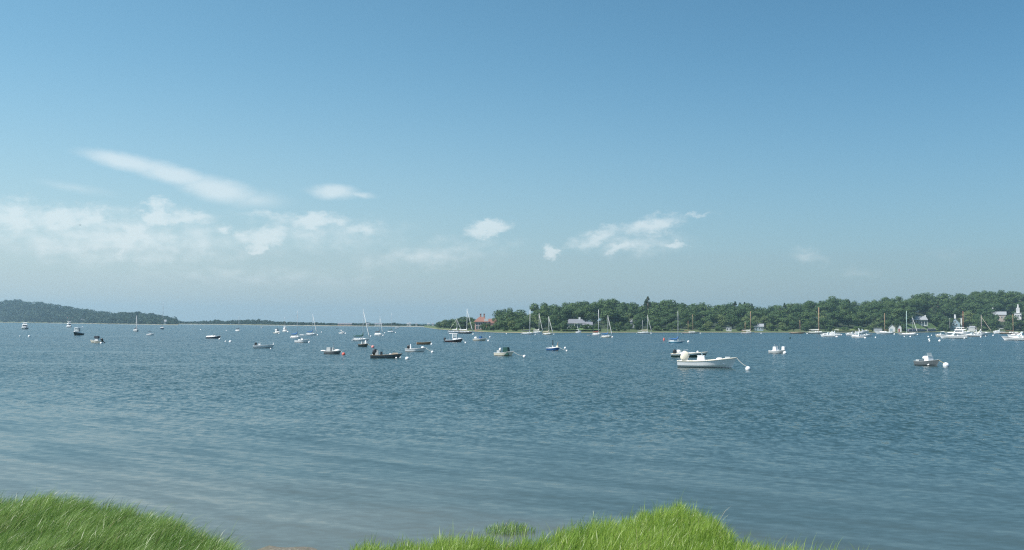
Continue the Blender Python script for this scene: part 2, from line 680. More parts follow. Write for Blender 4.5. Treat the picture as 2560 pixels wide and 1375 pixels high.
spit_shore = [(400, 810.0), (600, 812.3), (800, 814.8), (1000, 816.2), (1100, 817), (1180, 818)]
spit_sky = [(400, 802), (440, 801), (480, 803), (520, 801), (545, 799), (560, 801), (625, 799), (660, 798), (680, 804), (720, 804), (745, 805), (790, 805),
            (805, 807), (830, 807), (850, 809), (880, 807), (890, 809), (915, 806), (945, 808), (965, 809), (985, 806), (1000, 810), (1050, 812), (1100, 813.5), (1180, 814)]
SPIT = Land(spit_shore, spit_sky, 260, 7.0, 14.0, 90.0)
m_spit = land_material('spit_ground', (0.42, 0.37, 0.29), (0.10, 0.12, 0.05), (0.06, 0.085, 0.035), 0.42, 1.2)
SPIT.mesh('sand_spit', [400 + 12 * i for i in range(66)], [-40, -8, 0, 5, 10, 18, 30, 50, 90, 160, 260], m_spit,
          'low far spit with a pale beach and a line of trees')


def lawn(land, name, u0, u1, s0, s1, label, m):
    v, q = [], []
    nu, ns = 14, 10
    for i in range(nu + 1):
        for j in range(ns + 1):
            u = u0 + (u1 - u0) * i / nu
            s = s0 + (s1 - s0) * j / ns + 1.2 * math.sin(i * 1.7) * (j in (0, ns))
            p = land.dirn(u) * (land.dist(u) + s)
            v.append((p.x, p.y, land.z(u, s) + .75))
    for i in range(nu):
        for j in range(ns):
            k = i * (ns + 1) + j
            q.append((k, k + ns + 1, k + ns + 2, k + 1))
    tag(np_mesh(name, np.array(v), np.array(q), None, [m], True), label, kind='structure')


LAWN = mat('mown_grass', (0.095, 0.165, 0.045), .9, .2, .3)
lawn(RIGHT, 'lawn', 2268, 2348, 17, 62, 'sloping green lawn in front of the long white house', LAWN)
lawn(RIGHT, 'lawn', 1404, 1500, 12, 46, 'level green lawn before the grey roofed house', LAWN)
lawn(RIGHT, 'meadow', 2080, 2180, 9, 34, 'yellow green marsh meadow in the gap of the wood', mat('meadow_grass', (0.15, 0.19, 0.055), .95, .25, .25))
# ------------------------------------------------------------------ houses and other things on the far shores
WHITE_WALL = mat('white_clapboard', (0.52, 0.53, 0.53), 0.7, 0.06)
GREY_WALL = mat('grey_shingle', (0.30, 0.33, 0.36), 0.8, 0.15)
BLUE_WALL = mat('blue_grey_shingle', (0.24, 0.33, 0.38), 0.8, 0.12)
PINK_WALL = mat('pink_stucco', (0.52, 0.30, 0.25), 0.8, 0.1)
TAN_WALL = mat('weathered_shingle', (0.36, 0.31, 0.27), 0.8, 0.15)
TERRACOTTA = mat('terracotta_tile', (0.25, 0.125, 0.095), 0.75, 0.18, 2.0)
GREY_ROOF = mat('grey_roof', (0.19, 0.20, 0.225), 0.8, 0.15, 2.0)
PALE_ROOF = mat('pale_roof', (0.29, 0.31, 0.33), 0.7, 0.1, 2.0)
DARK_ROOF = mat('dark_roof', (0.10, 0.105, 0.12), 0.8, 0.15, 2.0)
BRICK = mat('chimney_brick', (0.30, 0.17, 0.13), 0.85, 0.2, 4.0)
PANE = mat('window_glass', (0.03, 0.045, 0.055), 0.08, 0.05)
TRIM = mat('white_trim', (0.64, 0.65, 0.64), 0.5, 0.04)


def gable_roof(w, d, z, h, over=0.4, th=0.18):
    """ridge along x, butting on the wall head"""
    mb = MB()
    x, y = w / 2 + over, d / 2 + over
    dz = over * h / (d / 2)
    a = [(-x, -y, z - dz), (x, -y, z - dz), (x, 0, z + h), (-x, 0, z + h), (x, y, z - dz), (-x, y, z - dz)]
    t = [(p[0], p[1], p[2] + th) for p in a]
    vs = a + t
    mb.add(vs, [(6, 7, 8, 9), (9, 8, 10, 11), (1, 0, 3, 2), (2, 3, 5, 4), (0, 1, 7, 6), (4, 5, 11, 10), (1, 2, 8, 7), (2, 4, 10, 8), (3, 0, 6, 9), (5, 3, 9, 11)])
    return mb


def hip_roof(w, d, z, h, over=0.5, ridge=0.5):
    mb = MB()
    x, y = w / 2 + over, d / 2 + over
    r = w / 2 * ridge
    vs = [(-x, -y, z), (x, -y, z), (x, y, z), (-x, y, z), (-r, 0, z + h), (r, 0, z + h),
          (-x, -y, z - .2), (x, -y, z - .2), (x, y, z - .2), (-x, y, z - .2)]
    return mb.add(vs, [(0, 1, 5, 4), (1, 2, 5), (2, 3, 4, 5), (3, 0, 4), (6, 7, 1, 0), (7, 8, 2, 1), (8, 9, 3, 2), (9, 6, 0, 3), (9, 8, 7, 6)])


def walls(w, d, h, gable=0.0, x=0.0, y=0.0, z=0.0):
    mb = MB()
    a, b = w / 2, d / 2
    vs = [(x - a, y - b, z - 1.2), (x + a, y - b, z - 1.2), (x + a, y + b, z - 1.2), (x - a, y + b, z - 1.2), (x - a, y - b, z + h), (x + a, y - b, z + h), (x + a, y + b, z + h), (x - a, y + b, z + h)]
    fs = [(0, 1, 5, 4), (2, 3, 7, 6), (3, 2, 1, 0)]
    if gable:
        vs += [(x - a, y, z + h + gable), (x + a, y, z + h + gable)]
        fs += [(1, 2, 6, 9, 5), (3, 0, 4, 8, 7)]
    else:
        fs += [(1, 2, 6, 5), (3, 0, 4, 7), (4, 5, 6, 7)]
    return mb.add(vs, fs)


def window(parent, x, y, z, w, h, frame=TRIM):
    f = MB().box((0, 0, 0), (w + 0.3, 0.10, h + 0.3)).build('window', frame, parent)
    f.location = (x, y - 0.052, z)
    p = MB().box((0, -0.062, 0), (w, 0.02, h)).build('pane', PANE, f)
    return f


def place_house(land, name, px, prow, s=None, turn=0.0):
    s = land.s_for_row(px, prow) if s is None else s
    p = land.point(px, s)
    r = empty(name, p, -view_angle(px) + R(turn))
    return r, p.y / F                    # metres per photograph pixel there


# terracotta villa on the point
vr, k = place_house(RIGHT, 'villa', 1217, 819, 44)
tag(vr, 'terracotta roofed pink villa with two chimneys among trees on the point', 'house')
W = 62 * k
walls(W * .52, 9, 5.0, 0, -W * .22).build('wall', PINK_WALL, vr)
walls(W * .50, 7.5, 4.4, 0, W * .295, 1.0).build('wall', PINK_WALL, vr)
r1 = hip_roof(W * .52, 9, 5.0, 2.9, .7, .35)
ro = r1.build('roof', TERRACOTTA, vr)
ro.location = (-W * .22, 0, 0)
for cx in (-0.5, 1.7):
    c = MB().box((cx, 0.6, 8.4), (0.9, 0.9, 2.4)).box((cx, 0.6, 9.7), (1.2, 1.2, .35)).build('chimney', BRICK, ro)
r2 = gable_roof(W * .46, 7.5, 4.45, 2.2).build('roof', TERRACOTTA, vr)
r2.location = (W * .315, 1.0, 0)
dm = MB().box((0, 0, 0), (2.2, 2.2, 2.2)).build('dormer', WHITE_WALL, vr)
dm.location = (-0.5, -3.6, 5.6)
for x in (-W * .40, -W * .30, -W * .20, -W * .10):
    window(vr, x, -4.5, 3.7, 1.0, 1.4)
    window(vr, x, -4.5, 1.5, 1.0, 1.8)
for x in (W * .14, W * .25, W * .36, W * .47):
    window(vr, x, -2.75, 2.9, 1.0, 1.4)
wing = walls(5.5, 3, 3.2, 0, W * .20, -4.3).build('porch', PINK_WALL, vr)

# grey roofed house in its clearing
gr, k = place_house(RIGHT, 'shore_house', 1445, 818, 52)
tag(gr, 'long white house with grey roof on the lawn behind the moored sloops', 'house')
W = 62 * k
walls(W * .74, 8, 3.5, 0, -W * .1).build('wall', GREY_WALL, gr)
ro = hip_roof(W * .74, 8, 3.5, 2.5, .8, .72).build('roof', GREY_ROOF, gr)
ro.location = (-W * .1, 0, 0)
MB().box((W * .16, 0, 6.0), (1.1, 1.1, 2.2)).build('chimney', TRIM, ro)
walls(W * .36, 6, 2.7, 1.5, W * .38, -2.5).build('wall', WHITE_WALL, gr)
g = gable_roof(W * .36, 6, 2.7, 1.5)
o = g.build('roof', GREY_ROOF, gr)
o.location = (W * .38, -2.5, 0)
for i in range(6):
    window(gr, -W * .42 + i * W * .115, -4.0, 1.9, 1.3, 1.6)
for i in range(3):
    window(gr, W * .27 + i * W * .10, -5.5, 1.7, 1.0, 1.3)
MB().box((-W * .14, -4.35, 1.7), (0.35, 0.35, 3.5)).box((-W * .02, -4.35, 1.7), (0.35, 0.35, 3.5)).box((-W * .08, -4.7, 3.55), (W * .15, 1.2, .3)).build('porch', TRIM, gr)

# little dark house half seen in the wood
dr, k = place_house(RIGHT, 'hidden_house', 1586, 816, 60)
tag(dr, 'small grey house half hidden between dark trees right of the grey roofed house', 'house')
walls(5.0, 5, 4.2, 1.6).build('wall', GREY_WALL, dr)
gable_roof(5.0, 5, 4.2, 1.6).build('roof', GREY_ROOF, dr)
for x in (-1.5, 0.1, 1.6):
    window(dr, x, -2.5, 2.9, .9, 1.3)

# white hut under the trees
hr, k = place_house(RIGHT, 'beach_hut', 1822, 827, 14)
tag(hr, 'small pale flat topped hut at the edge of the marsh grass under dark trees', 'hut')
walls(13 * k, 2.6, 2.3).build('wall', WHITE_WALL, hr)
MB().box((0, 0, 2.42), (13 * k + .5, 3.1, .2)).build('roof', PALE_ROOF, hr)
for x in (-0.9, 0.9):
    window(hr, x, -1.3, 1.3, 1.0, 0.9)

# blue-grey cottage
cr, k = place_house(RIGHT, 'cottage', 1897, 824, 24)
tag(cr, 'blue grey cottage with pale roof beside the tan masted sloop', 'house')
walls(22 * k, 5, 2.9, 1.6).build('wall', BLUE_WALL, cr)
gable_roof(22 * k, 5, 2.9, 1.6).build('roof', PALE_ROOF, cr)
MB().box((-1.0, 0.8, 4.7), (.8, .8, 1.6)).build('chimney', PALE_ROOF, cr)
for x in (-1.7, 0.3, 2.0):
    window(cr, x, -2.5, 1.6, .9, 1.1)

# boathouses and the low hut left of them
bs = []
for (px, w, rowy, wm_, rf, lab) in ((2230, 15, 830, WHITE_WALL, PALE_ROOF, 'white boathouse with pointed gable behind the white schooner'),
                                    (2249, 9, 830, WHITE_WALL, DARK_ROOF, 'small white boathouse with a dark red door right of the gabled boathouse')):
    b, k = place_house(RIGHT, 'boathouse', px, rowy, 12)
    tag(b, lab, 'boathouse', 'boathouses on the beach')
    b.rotation_euler.z += math.pi / 2
    ww = w * k
    walls(4.5, ww, 2.9, 1.9).build('wall', wm_, b)
    gable_roof(4.5, ww, 2.9, 1.9, .35).build('roof', rf, b)
    d = MB().box((-2.28, ww * .12, 1.0), (.08, ww * .42, 2.2)).build('door', mat('red_door', (0.25, 0.06, 0.05), .6) if w == 9 else BLUE_WALL, b)
    bs.append(b)
lo, k = place_house(RIGHT, 'beach_hut', 2195, 829, 13)
tag(lo, 'long low pale hut on the sand left of the boathouses', 'hut')
walls(20 * k, 3, 2.2).build('wall', PALE_ROOF, lo)
MB().box((0, 0, 2.33), (20 * k + .6, 3.6, .22)).build('roof', PALE_ROOF, lo)
MB().box((1.2, -1.53, 1.0), (1.2, .07, 1.9)).build('door', GREY_WALL, lo)

# long white house above its lawn
lr, k = place_house(RIGHT, 'lawn_house', 2298, 811)
tag(lr, 'long white house with colonnaded porch above a sloping lawn', 'house')
W = 38 * k
walls(W, 7, 3.6, 0, 0, 1.2).build('wall', WHITE_WALL, lr)
o = hip_roof(W, 8.4, 3.7, 2.8, .6, .8).build('roof', PALE_ROOF, lr)
MB().box((W * .38, .5, 6.2), (1.0, 1.0, 2.2)).build('chimney', TRIM, o)
for i in range(7):
    MB().tube([(-W / 2 + W / 6 * i, -3.6, -1.0), (-W / 2 + W / 6 * i, -3.6, 3.45)], .16, 6).build('column', TRIM, lr)
for i in range(6):
    window(lr, -W / 2 + W / 6 * (i + .5), -2.3, 1.7, 1.4, 1.9)
e = walls(3.2, 3.2, 4.3, 0, -W / 2 - 1.7, 0).build('wall', WHITE_WALL, lr)

# house hidden in the trees, upper right
ur, k = place_house(RIGHT, 'hillside_house', 2498, 800)
tag(ur, 'weathered grey house showing through the trees high on the right slope', 'house')
walls(32 * k, 6, 4.6, 2.4).build('wall', TAN_WALL, ur)
gable_roof(32 * k, 6, 4.6, 2.4).build('roof', PALE_ROOF, ur)
for i in range(5):
    window(ur, -5.0 + i * 2.4, -3.0, 2.4, 1.0, 1.4)

# blue grey gabled house by the beach with its white chimney stack and porch
sr, k = place_house(RIGHT, 'gabled_house', 2388, 828, 20)
tag(sr, 'blue grey gabled house with a tall white chimney behind the motor yachts', 'house')
b = MB()
walls(6, 22 * k, 6.2, 3.6).build('wall', BLUE_WALL, sr).rotation_euler.z = math.pi / 2
o = gable_roof(6, 22 * k, 6.2, 3.6, .3).build('roof', DARK_ROOF, sr)
o.rotation_euler.z = math.pi / 2
MB().box((0, 0.5, 11.0), (1.4, 1.4, 2.6), taper=(.8, .8)).ball((0, 0.5, 12.5), .6).build('cupola', TRIM, sr)
MB().box((4.6, -0.6, 4.4), (1.0, 1.0, 11.0)).box((4.6, -.6, 10.0), (1.3, 1.3, .4)).build('chimney', TRIM, sr)
for (x, z) in ((-2.1, 1.8), (0, 1.8), (2.1, 1.8), (-1.2, 4.8), (1.2, 4.8), (0, 7.0)):
    window(sr, x, -3.0, z, 1.0, 1.3)
walls(20 * k, 4, 3.0, 0, 12.2, 1.0).build('porch', WHITE_WALL, sr)
MB().box((12.2, 1.0, 3.12), (20 * k + .6, 4.6, .22)).build('roof', PALE_ROOF, sr)
for i in range(4):
    window(sr, 9.2 + i * 2.0, -1.0, 1.5, 1.2, 1.5)
sh, k = place_house(RIGHT, 'beach_hut', 2431, 829, 11)
tag(sh, 'white hut with a red end wall right of the gabled house', 'hut')
walls(12 * k, 3, 3.0, 1.0).build('wall', WHITE_WALL, sh)
gable_roof(12 * k, 3, 3.0, 1.0, .25).build('roof', PALE_ROOF, sh)
MB().box((6 * k + .04, 0, 1.3), (.07, 2.4, 2.6)).build('door', mat('red_door', (0.25, 0.06, 0.05), .6), sh)

# white tiered house at the right edge
tr_, k = place_house(RIGHT, 'tower_house', 2543, 812)
tag(tr_, 'white tiered house with a slim tower on the slope at the right edge', 'house')
walls(20 * k, 6, 4.0).build('wall', WHITE_WALL, tr_)
MB().box((-1.5, -.6, 4.13), (28 * k, 8, .24)).build('terrace', TRIM, tr_)
walls(16 * k, 4.5, 4.2, 0, .6, 0, 5.5).build('wall', WHITE_WALL, tr_)
MB().box((.6, 0, 9.85), (18 * k, 5.2, .24)).build('roof', TRIM, tr_)
walls(8 * k, 2.6, 3.0, 0, .8, 0, 11.2).build('wall', WHITE_WALL, tr_)
MB().box((.8, 0, 15.2), (1.0, 1.0, 3.8)).build('chimney', TRIM, tr_)
for x in (-2, .4, 2.8):
    window(tr_, x, -3.0, 2.2, 1.1, 1.5)
    window(tr_, x * .7 + .6, -2.25, 7.6, 1.0, 1.3)
MB().box((4.6, -4.2, -.9), (1.0, 9.0, .25), M=Matrix.Rotation(R(-12), 4, 'X')).build('stair', TRIM, tr_)

# dark sea wall with dinghy racks under the lawn
for (x0, x1, lab) in ((2270, 2312, 'long slate blue sea wall at the foot of the lawn'), (2318, 2338, 'short slate blue sea wall right of the long one below the lawn')):
    a, b = RIGHT.point(x0, 13), RIGHT.point(x1, 13)
    c = (a + b) / 2
    wv = empty('sea_wall', (c.x, c.y, a.z - .2), math.atan2(b.y - a.y, b.x - a.x))
    tag(wv, lab, 'sea wall', 'sea walls under the lawn')
    Lw = (b - a).length
    MB().box((0, 0, .8), (Lw, .5, 2.4)).build('panel', mat('slate_planks', (0.13, 0.14, 0.22), .8, .25, 2.0), wv)
    pm = MB()
    for i in range(int(Lw / 2.2) + 1):
        pm.box((-Lw / 2 + .15 + i * (Lw - .3) / int(Lw / 2.2), -.36, .9), (.22, .22, 2.7))
    pm.build('posts', mat('grey_post', (0.34, 0.33, 0.36), .8), wv)

# far shores: houses seen as small blocks
for (px, row, w, h, wmx, rf, lab) in (
        (862, 815.3, 34, 2.6, PINK_WALL, GREY_ROOF, 'long pinkish house by the beach on the far spit'),
        (920, 815.6, 6, 2.6, WHITE_WALL, GREY_ROOF, 'small white house behind the green covered sloop on the far spit'),
        (946, 815.6, 18, 2.8, WHITE_WALL, GREY_ROOF, 'white house with grey roof behind the beach on the far spit'),
        (1019, 816.2, 4, 3.4, WHITE_WALL, PALE_ROOF, 'narrow white house, left of a close pair on the far spit'),
        (1025, 816.2, 5, 4.2, WHITE_WALL, PALE_ROOF, 'taller white house, right of a close pair on the far spit'),
        (1041, 816.4, 4, 3.2, WHITE_WALL, GREY_ROOF, 'tiny white house alone between trees right of the pair on the far spit'),
        (1071, 816.6, 5, 3.4, WHITE_WALL, PALE_ROOF, 'tiny white house midway along the tip of the far spit'),
        (1082, 816.7, 5, 3.2, WHITE_WALL, GREY_ROOF, 'tiny grey roofed white house near the tip of the far spit'),
        (1099, 816.8, 9, 3.0, WHITE_WALL, PALE_ROOF, 'white house nearest the wooded point on the far spit')):
    hs, k = place_house(SPIT, 'far_house', px, row, 16)
    h *= .72
    tag(hs, lab, 'house', 'small houses on the far spit')
    walls(w * k, 4, h, 1.2).build('wall', wmx, hs)
    gable_roof(w * k, 4, h, 1.2, .3).build('roof', rf, hs)
    for i in range(max(1, int(w * k / 3.2))):
        window(hs, -w * k / 2 + (i + .5) * w * k / max(1, int(w * k / 3.2)), -2.0, h * .55, .9, 1.0)
for (px, row, w, h, wmx, rf, lab) in (
        (185, 803.5, 30, 5.0, TAN_WALL, mat('faded_red_roof', (0.30, 0.17, 0.16), .8), 'long house with faded red roof at the foot of the left hill'),
        (212, 805.5, 24, 3.6, GREY_WALL, PALE_ROOF, 'low grey roofed house right of the red roofed one under the left hill'),
        (378, 806.0, 8, 5.0, WHITE_WALL, GREY_ROOF, 'white house between trees near the end of the left hill'),
        (413, 800.0, 4, 4.0, WHITE_WALL, PALE_ROOF, 'small white house high among trees at the end of the left hill')):
    hs, k = place_house(LEFT, 'far_house', px, row)
    tag(hs, lab, 'house', 'small houses under the left hill')
    walls(w * k, 7, h, 2.4).build('wall', wmx, hs)
    gable_roof(w * k, 7, h, 2.4, .5).build('roof', rf, hs)
    for i in range(max(1, int(w * k / 5))):
        window(hs, -w * k / 2 + (i + .5) * w * k / max(1, int(w * k / 5)), -3.5, h * .55, 1.2, 1.5)

# flagpole by the gabled house
fp = RIGHT.point(2375, 14)
fr = empty('flagpole', fp)
tag(fr, 'slim white flagpole left of the gabled house', 'flagpole')
MB().tube([(0, 0, -.5), (0, 0, 9.5)], [.14, .09], 6).ball((0, 0, 9.7), .3).build('pole', TRIM, fr)
# ------------------------------------------------------------------ trees
def leaf_material(name, dark, light, scale=0.35):
    m = bpy.data.materials.new(name)
    m.use_nodes = True
    new, lk, mth, noise, mapping, ramp, mixrgb = node_tools(m.node_tree)
    nt = m.node_tree
    b = nt.nodes['Principled BSDF']
    b.inputs['Roughness'].default_value = 0.65
    b.inputs['Specular IOR Level'].default_value = 0.25
    t = new('ShaderNodeTexCoord').outputs['Object']
    inf = new('ShaderNodeObjectInfo')
    n1 = noise(t, scale, 3.0)
    f = mth('ADD', mth('MULTIPLY', n1, 0.55), mth('MULTIPLY', inf.outputs['Random'], 0.5), True)
    c = mixrgb(f, dark, light)
    lk(c, b.inputs['Base Color'])
    tr = new('ShaderNodeBsdfTranslucent')
    lk(c, tr.inputs['Color'])
    ms = new('ShaderNodeMixShader')
    ms.inputs[0].default_value = 0.22
    lk(b.outputs[0], ms.inputs[1])
    lk(tr.outputs[0], ms.inputs[2])
    lk(ms.outputs[0], nt.nodes['Material Output'].inputs['Surface'])
    return m


LEAF = leaf_material('oak_leaves', (0.034, 0.080, 0.030), (0.105, 0.168, 0.056))
LEAF_PALE = leaf_material('willow_leaves', (0.095, 0.150, 0.055), (0.165, 0.220, 0.080))
LEAF_DARK = leaf_material('spruce_needles', (0.030, 0.062, 0.028), (0.055, 0.095, 0.042))
BARK = mat('bark', (0.11, 0.085, 0.062), 0.9, 0.25, 3.0)


def clump_leaves(rng, centres, radii, per, leaf, squash=0.8):
    """leaf sized faces over the surface of foliage clumps, facing roughly outward"""
    V, Q = [], []
    for c, r in zip(centres, radii):
        n = max(12, int(per * r * r))
        d = rng.normal(size=(n, 3))
        d /= np.linalg.norm(d, axis=1)[:, None]
        rr = r * rng.uniform(0.66, 1.05, n)[:, None]
        p = c + d * rr * np.array([1, 1, squash])
        nrm = d + rng.normal(scale=0.32, size=(n, 3)) + np.array([0, 0, 0.25])
        nrm /= np.linalg.norm(nrm, axis=1)[:, None]
        a = np.cross(nrm, rng.normal(size=(n, 3)))
        a /= np.linalg.norm(a, axis=1)[:, None]
        b = np.cross(nrm, a)
        s = leaf * rng.uniform(0.6, 1.3, n)[:, None]
        q = np.stack([p - a * s - b * s * .7, p + a * s - b * s * .7, p + a * s * .8 + b * s * .7, p - a * s * .8 + b * s * .7], 1)
        k = len(V) and sum(len(x) for x in V)
        base = sum(len(x) for x in V)
        V.append(q.reshape(-1, 3))
        Q.append(np.arange(n * 4).reshape(n, 4) + base)
    return np.concatenate(V), np.concatenate(Q)


def broad_tree(seed, shape):
    """unit tree: height 1, crown about 0.8 wide"""
    rng = np.random.default_rng(seed)
    cs, rs = [], []
    n = shape.get('n', 20)
    zc, hz, hr = shape.get('zc', .58), shape.get('hz', .40), shape.get('hr', .36)
    for i in range(n):
        d = rng.normal(size=3)
        d /= np.linalg.norm(d)
        rad = rng.uniform(.55, .92)
        c = np.array([d[0] * hr * rad, d[1] * hr * rad, zc + d[2] * hz * rad])
        t = (c[2] - (zc - hz)) / (2 * hz)
        taper = shape.get('taper', 0.0)
        c[:2] *= (1 - taper * t)
        if c[2] < shape.get('low', .16):
            c[2] = shape.get('low', .16) + rng.uniform(0, .1)
        cs.append(c)
        rs.append(rng.uniform(.075, .15) * shape.get('puff', 1.0))
    cs.append(np.array([0, 0, zc]))
    rs.append(min(hz, hr) * .62)
    return clump_leaves(rng, np.array(cs), np.array(rs), shape.get('per', 4600), shape.get('leaf', .023))


def spruce_tree(seed):
    rng = np.random.default_rng(seed)
    cs, rs = [], []
    for i in range(34):
        t = i / 33
        z = .10 + .88 * t
        w = .17 * (1 - t) ** .8
        for a in rng.uniform(0, 2 * math.pi, 3):
            cs.append(np.array([math.cos(a) * w, math.sin(a) * w, z]))
            rs.append(.018 + .055 * (1 - t))
    return clump_leaves(rng, np.array(cs), np.array(rs), 9000, .016, .5)


def trunk_mb(h, seed):
    r = random.Random(seed)
    mb = MB()
    mb.tube([(0, 0, -.06), (r.uniform(-.01, .01), 0, .22), (r.uniform(-.03, .03), r.uniform(-.02, .02), h)], [.034, .024, .010], 7)
    for i in range(5):
        a = r.uniform(0, 6.28)
        z = .24 + .07 * i
        mb.tube([(0, 0, z), (math.cos(a) * .12, math.sin(a) * .12, z + .12), (math.cos(a) * .22, math.sin(a) * .22, z + .20)], [.013, .009, .004], 5)
    return mb


PROTOS = {}
specs = {
    'oak': [dict(n=17, zc=.53, hz=.40, hr=.38, low=.08, puff=1.75), dict(n=20, zc=.52, hz=.41, hr=.42, low=.07, puff=1.6), dict(n=15, zc=.53, hz=.39, hr=.36, low=.08, puff=1.9),
            dict(n=18, zc=.53, hz=.41, hr=.34, low=.07, puff=1.65), dict(n=24, zc=.52, hz=.42, hr=.45, low=.06, puff=1.45)],
    'tall': [dict(n=18, zc=.54, hz=.42, hr=.27, low=.07, puff=1.5), dict(n=20, zc=.55, hz=.41, hr=.30, low=.07, taper=.3, puff=1.5)],
    'pale': [dict(n=26, zc=.50, hz=.47, hr=.42, low=.04, puff=1.2, taper=.3), dict(n=22, zc=.5, hz=.46, hr=.38, low=.04, taper=.25, puff=1.25)],
    'shrub': [dict(n=16, zc=.44, hz=.50, hr=.75, low=.04, puff=1.7, per=2200, leaf=.045), dict(n=18, zc=.42, hz=.48, hr=.95, low=.04, puff=1.6, per=2200, leaf=.045)]}
for kind, lst in specs.items():
    PROTOS[kind] = []
    for i, sp in enumerate(lst):
        v, q = broad_tree(100 + 17 * i + len(kind) * 31, sp)
        PROTOS[kind].append((v, q, sp))
PROTOS['spruce'] = [(*spruce_tree(5 + i), {}) for i in range(2)]
MESH = {}


def proto_mesh(kind, i):
    if (kind, i) not in MESH:
        v, q, sp = PROTOS[kind][i]
        m = {'pale': LEAF_PALE, 'spruce': LEAF_DARK}.get(kind, LEAF)
        c = np_mesh('crown', v, q, None, [m])
        t = trunk_mb(.95 if kind == 'spruce' else .62, i).build('trunk', BARK, None, True)
        MESH[(kind, i)] = (c.data, t.data)
        for o in (c, t):
            bpy.data.objects.remove(o)
    return MESH[(kind, i)]


TREES = []


def tree(kind, p, height, width, label, group, cat='tree'):
    """width: crown width in metres"""
    i = rnd.randrange(len(PROTOS[kind]))
    name = {'spruce': 'spruce_tree', 'shrub': 'shrub', 'pale': 'willow_tree', 'tall': 'tall_tree'}.get(kind, 'oak_tree')
    hr = PROTOS[kind][i][2].get('hr', .17)
    cm, tm = proto_mesh(kind, i)
    r = empty(name, p, rnd.uniform(0, 6.28))
    sx = width / (2 * hr * 1.12)
    r.scale = (sx, sx, height)
    tag(r, label, cat, group)
    for nm, me in (('crown', cm), ('trunk', tm)):
        o = bpy.data.objects.new(nm, me)
        o.parent = r
        link(o)
    TREES.append(r)
    return r


LANDMARKS = [(1150, 'the wooded tip'), (1217, 'the terracotta roofed villa'), (1445, 'the grey roofed house'), (1586, 'the half hidden house'),
             (1700, 'the pale blue sloop'), (1822, 'the flat topped hut'), (1897, 'the blue grey cottage'), (2046, 'the tallest tan mast'),
             (2230, 'the gabled boathouse'), (2298, 'the lawn house'), (2388, 'the blue grey gabled house'), (2450, 'the grey stayed mast'), (2543, 'the white tiered house')]
ORD = ['first', 'second', 'third', 'fourth', 'fifth', 'sixth', 'seventh', 'eighth', 'ninth', 'tenth', 'eleventh', 'twelfth']
counter = {}


def tree_label(adj, row, px):
    best = min(LANDMARKS, key=lambda l: abs(l[0] - px))
    side = 'left' if px < best[0] else 'right'
    key = (row, best[1], side)
    counter.setdefault(key, []).append((abs(px - best[0]), adj, side, row, best[1]))
    return key


pending = []


def row_trees(land, row, s, u0, u1, step, frac, kinds, wfac, skip=(), hmin=5.0, low=829.0, jit=.12):
    u = u0
    while u < u1:
        uu = u + rnd.uniform(-.3, .3) * step
        u += step * rnd.uniform(.75, 1.25)
        if any(a < uu < b for a, b in skip):
            continue
        ss_ = s + rnd.uniform(-.18, .18) * s
        p = land.point(uu, ss_)
        top = low + (interp(land.sky, uu) - low) * (frac + rnd.uniform(-jit, jit * .6))
        h = land.height_to(p, uu, top) - p.z
        if h < hmin:
            h = hmin * rnd.uniform(.8, 1.1)
        kind = rnd.choice(kinds)
        w = max(h * wfac * rnd.uniform(.8, 1.2), 3.0)
        if kind == 'spruce':
            w = h * .36
        pending.append((uu, row, kind, p, h, w, land))


EDGE = 'trees on the wooded shore'
# clearings: grey roofed house, boathouses and lawn, gabled house, villa
row_trees(RIGHT, 'shore row', 26, 1352, 2610, 27, .40, ['oak', 'oak', 'pale', 'oak'], 1.1,
          [(1400, 1492), (1813, 1832), (1882, 1914), (2085, 2180), (2215, 2352), (2370, 2446)], 5.0)
row_trees(RIGHT, 'middle row', 58, 1248, 2200, 27, .68, ['oak', 'oak', 'oak', 'tall', 'pale'], 1.0, [(1402, 1492), (1578, 1594)], 7)
row_trees(RIGHT, 'middle row', 52, 2200, 2620, 24, .50, ['oak', 'oak', 'pale'], 1.1, [(2258, 2340), (2482, 2516), (2524, 2562)], 8)
row_trees(RIGHT, 'third row', 100, 1250, 2200, 25, .88, ['oak', 'oak', 'tall'], .95, [], 9, jit=.07)
row_trees(RIGHT, 'third row', 84, 2200, 2620, 22, .70, ['oak', 'oak', 'oak'], 1.05, [(2274, 2322)], 9, jit=.07)
row_trees(RIGHT, 'fourth row', 118, 2190, 2620, 22, .86, ['oak', 'oak', 'tall'], 1.0, [], 9, jit=.05)
row_trees(RIGHT, 'skyline row', 150, 1252, 2640, 21, 1.0, ['oak', 'oak', 'tall', 'oak'], .90, [], 9, jit=.03)
row_trees(RIGHT, 'shore row', 30, 1100, 1186, 12, .95, ['oak', 'pale', 'oak'], 1.6, [], 4.5, 822.0, .1)
row_trees(RIGHT, 'middle row', 62, 1108, 1192, 12, 1.0, ['oak', 'oak'], 1.4, [], 5.0, 822.0, .06)
row_trees(RIGHT, 'shore row', 30, 1186, 1250, 12, .50, ['oak', 'pale'], 1.0, [(1192, 1208), (1220, 1234)], 3.5, 829.0, .12)
row_trees(RIGHT, 'shore row', 34, 1252, 1345, 19, .62, ['oak', 'pale', 'oak'], .95, [], 6)
for (px, s, top) in ((2270, 112, 752), (2286, 118, 746), (2300, 122, 742), (2316, 116, 748), (2332, 96, 756), (2342, 46, 778), (2334, 70, 768), (2262, 60, 778)):
    p = RIGHT.point(px, s)
    h = RIGHT.height_to(p, px, top) - p.z
    pending.append((px, 'third row', 'oak', p, h, h * 1.05, RIGHT))
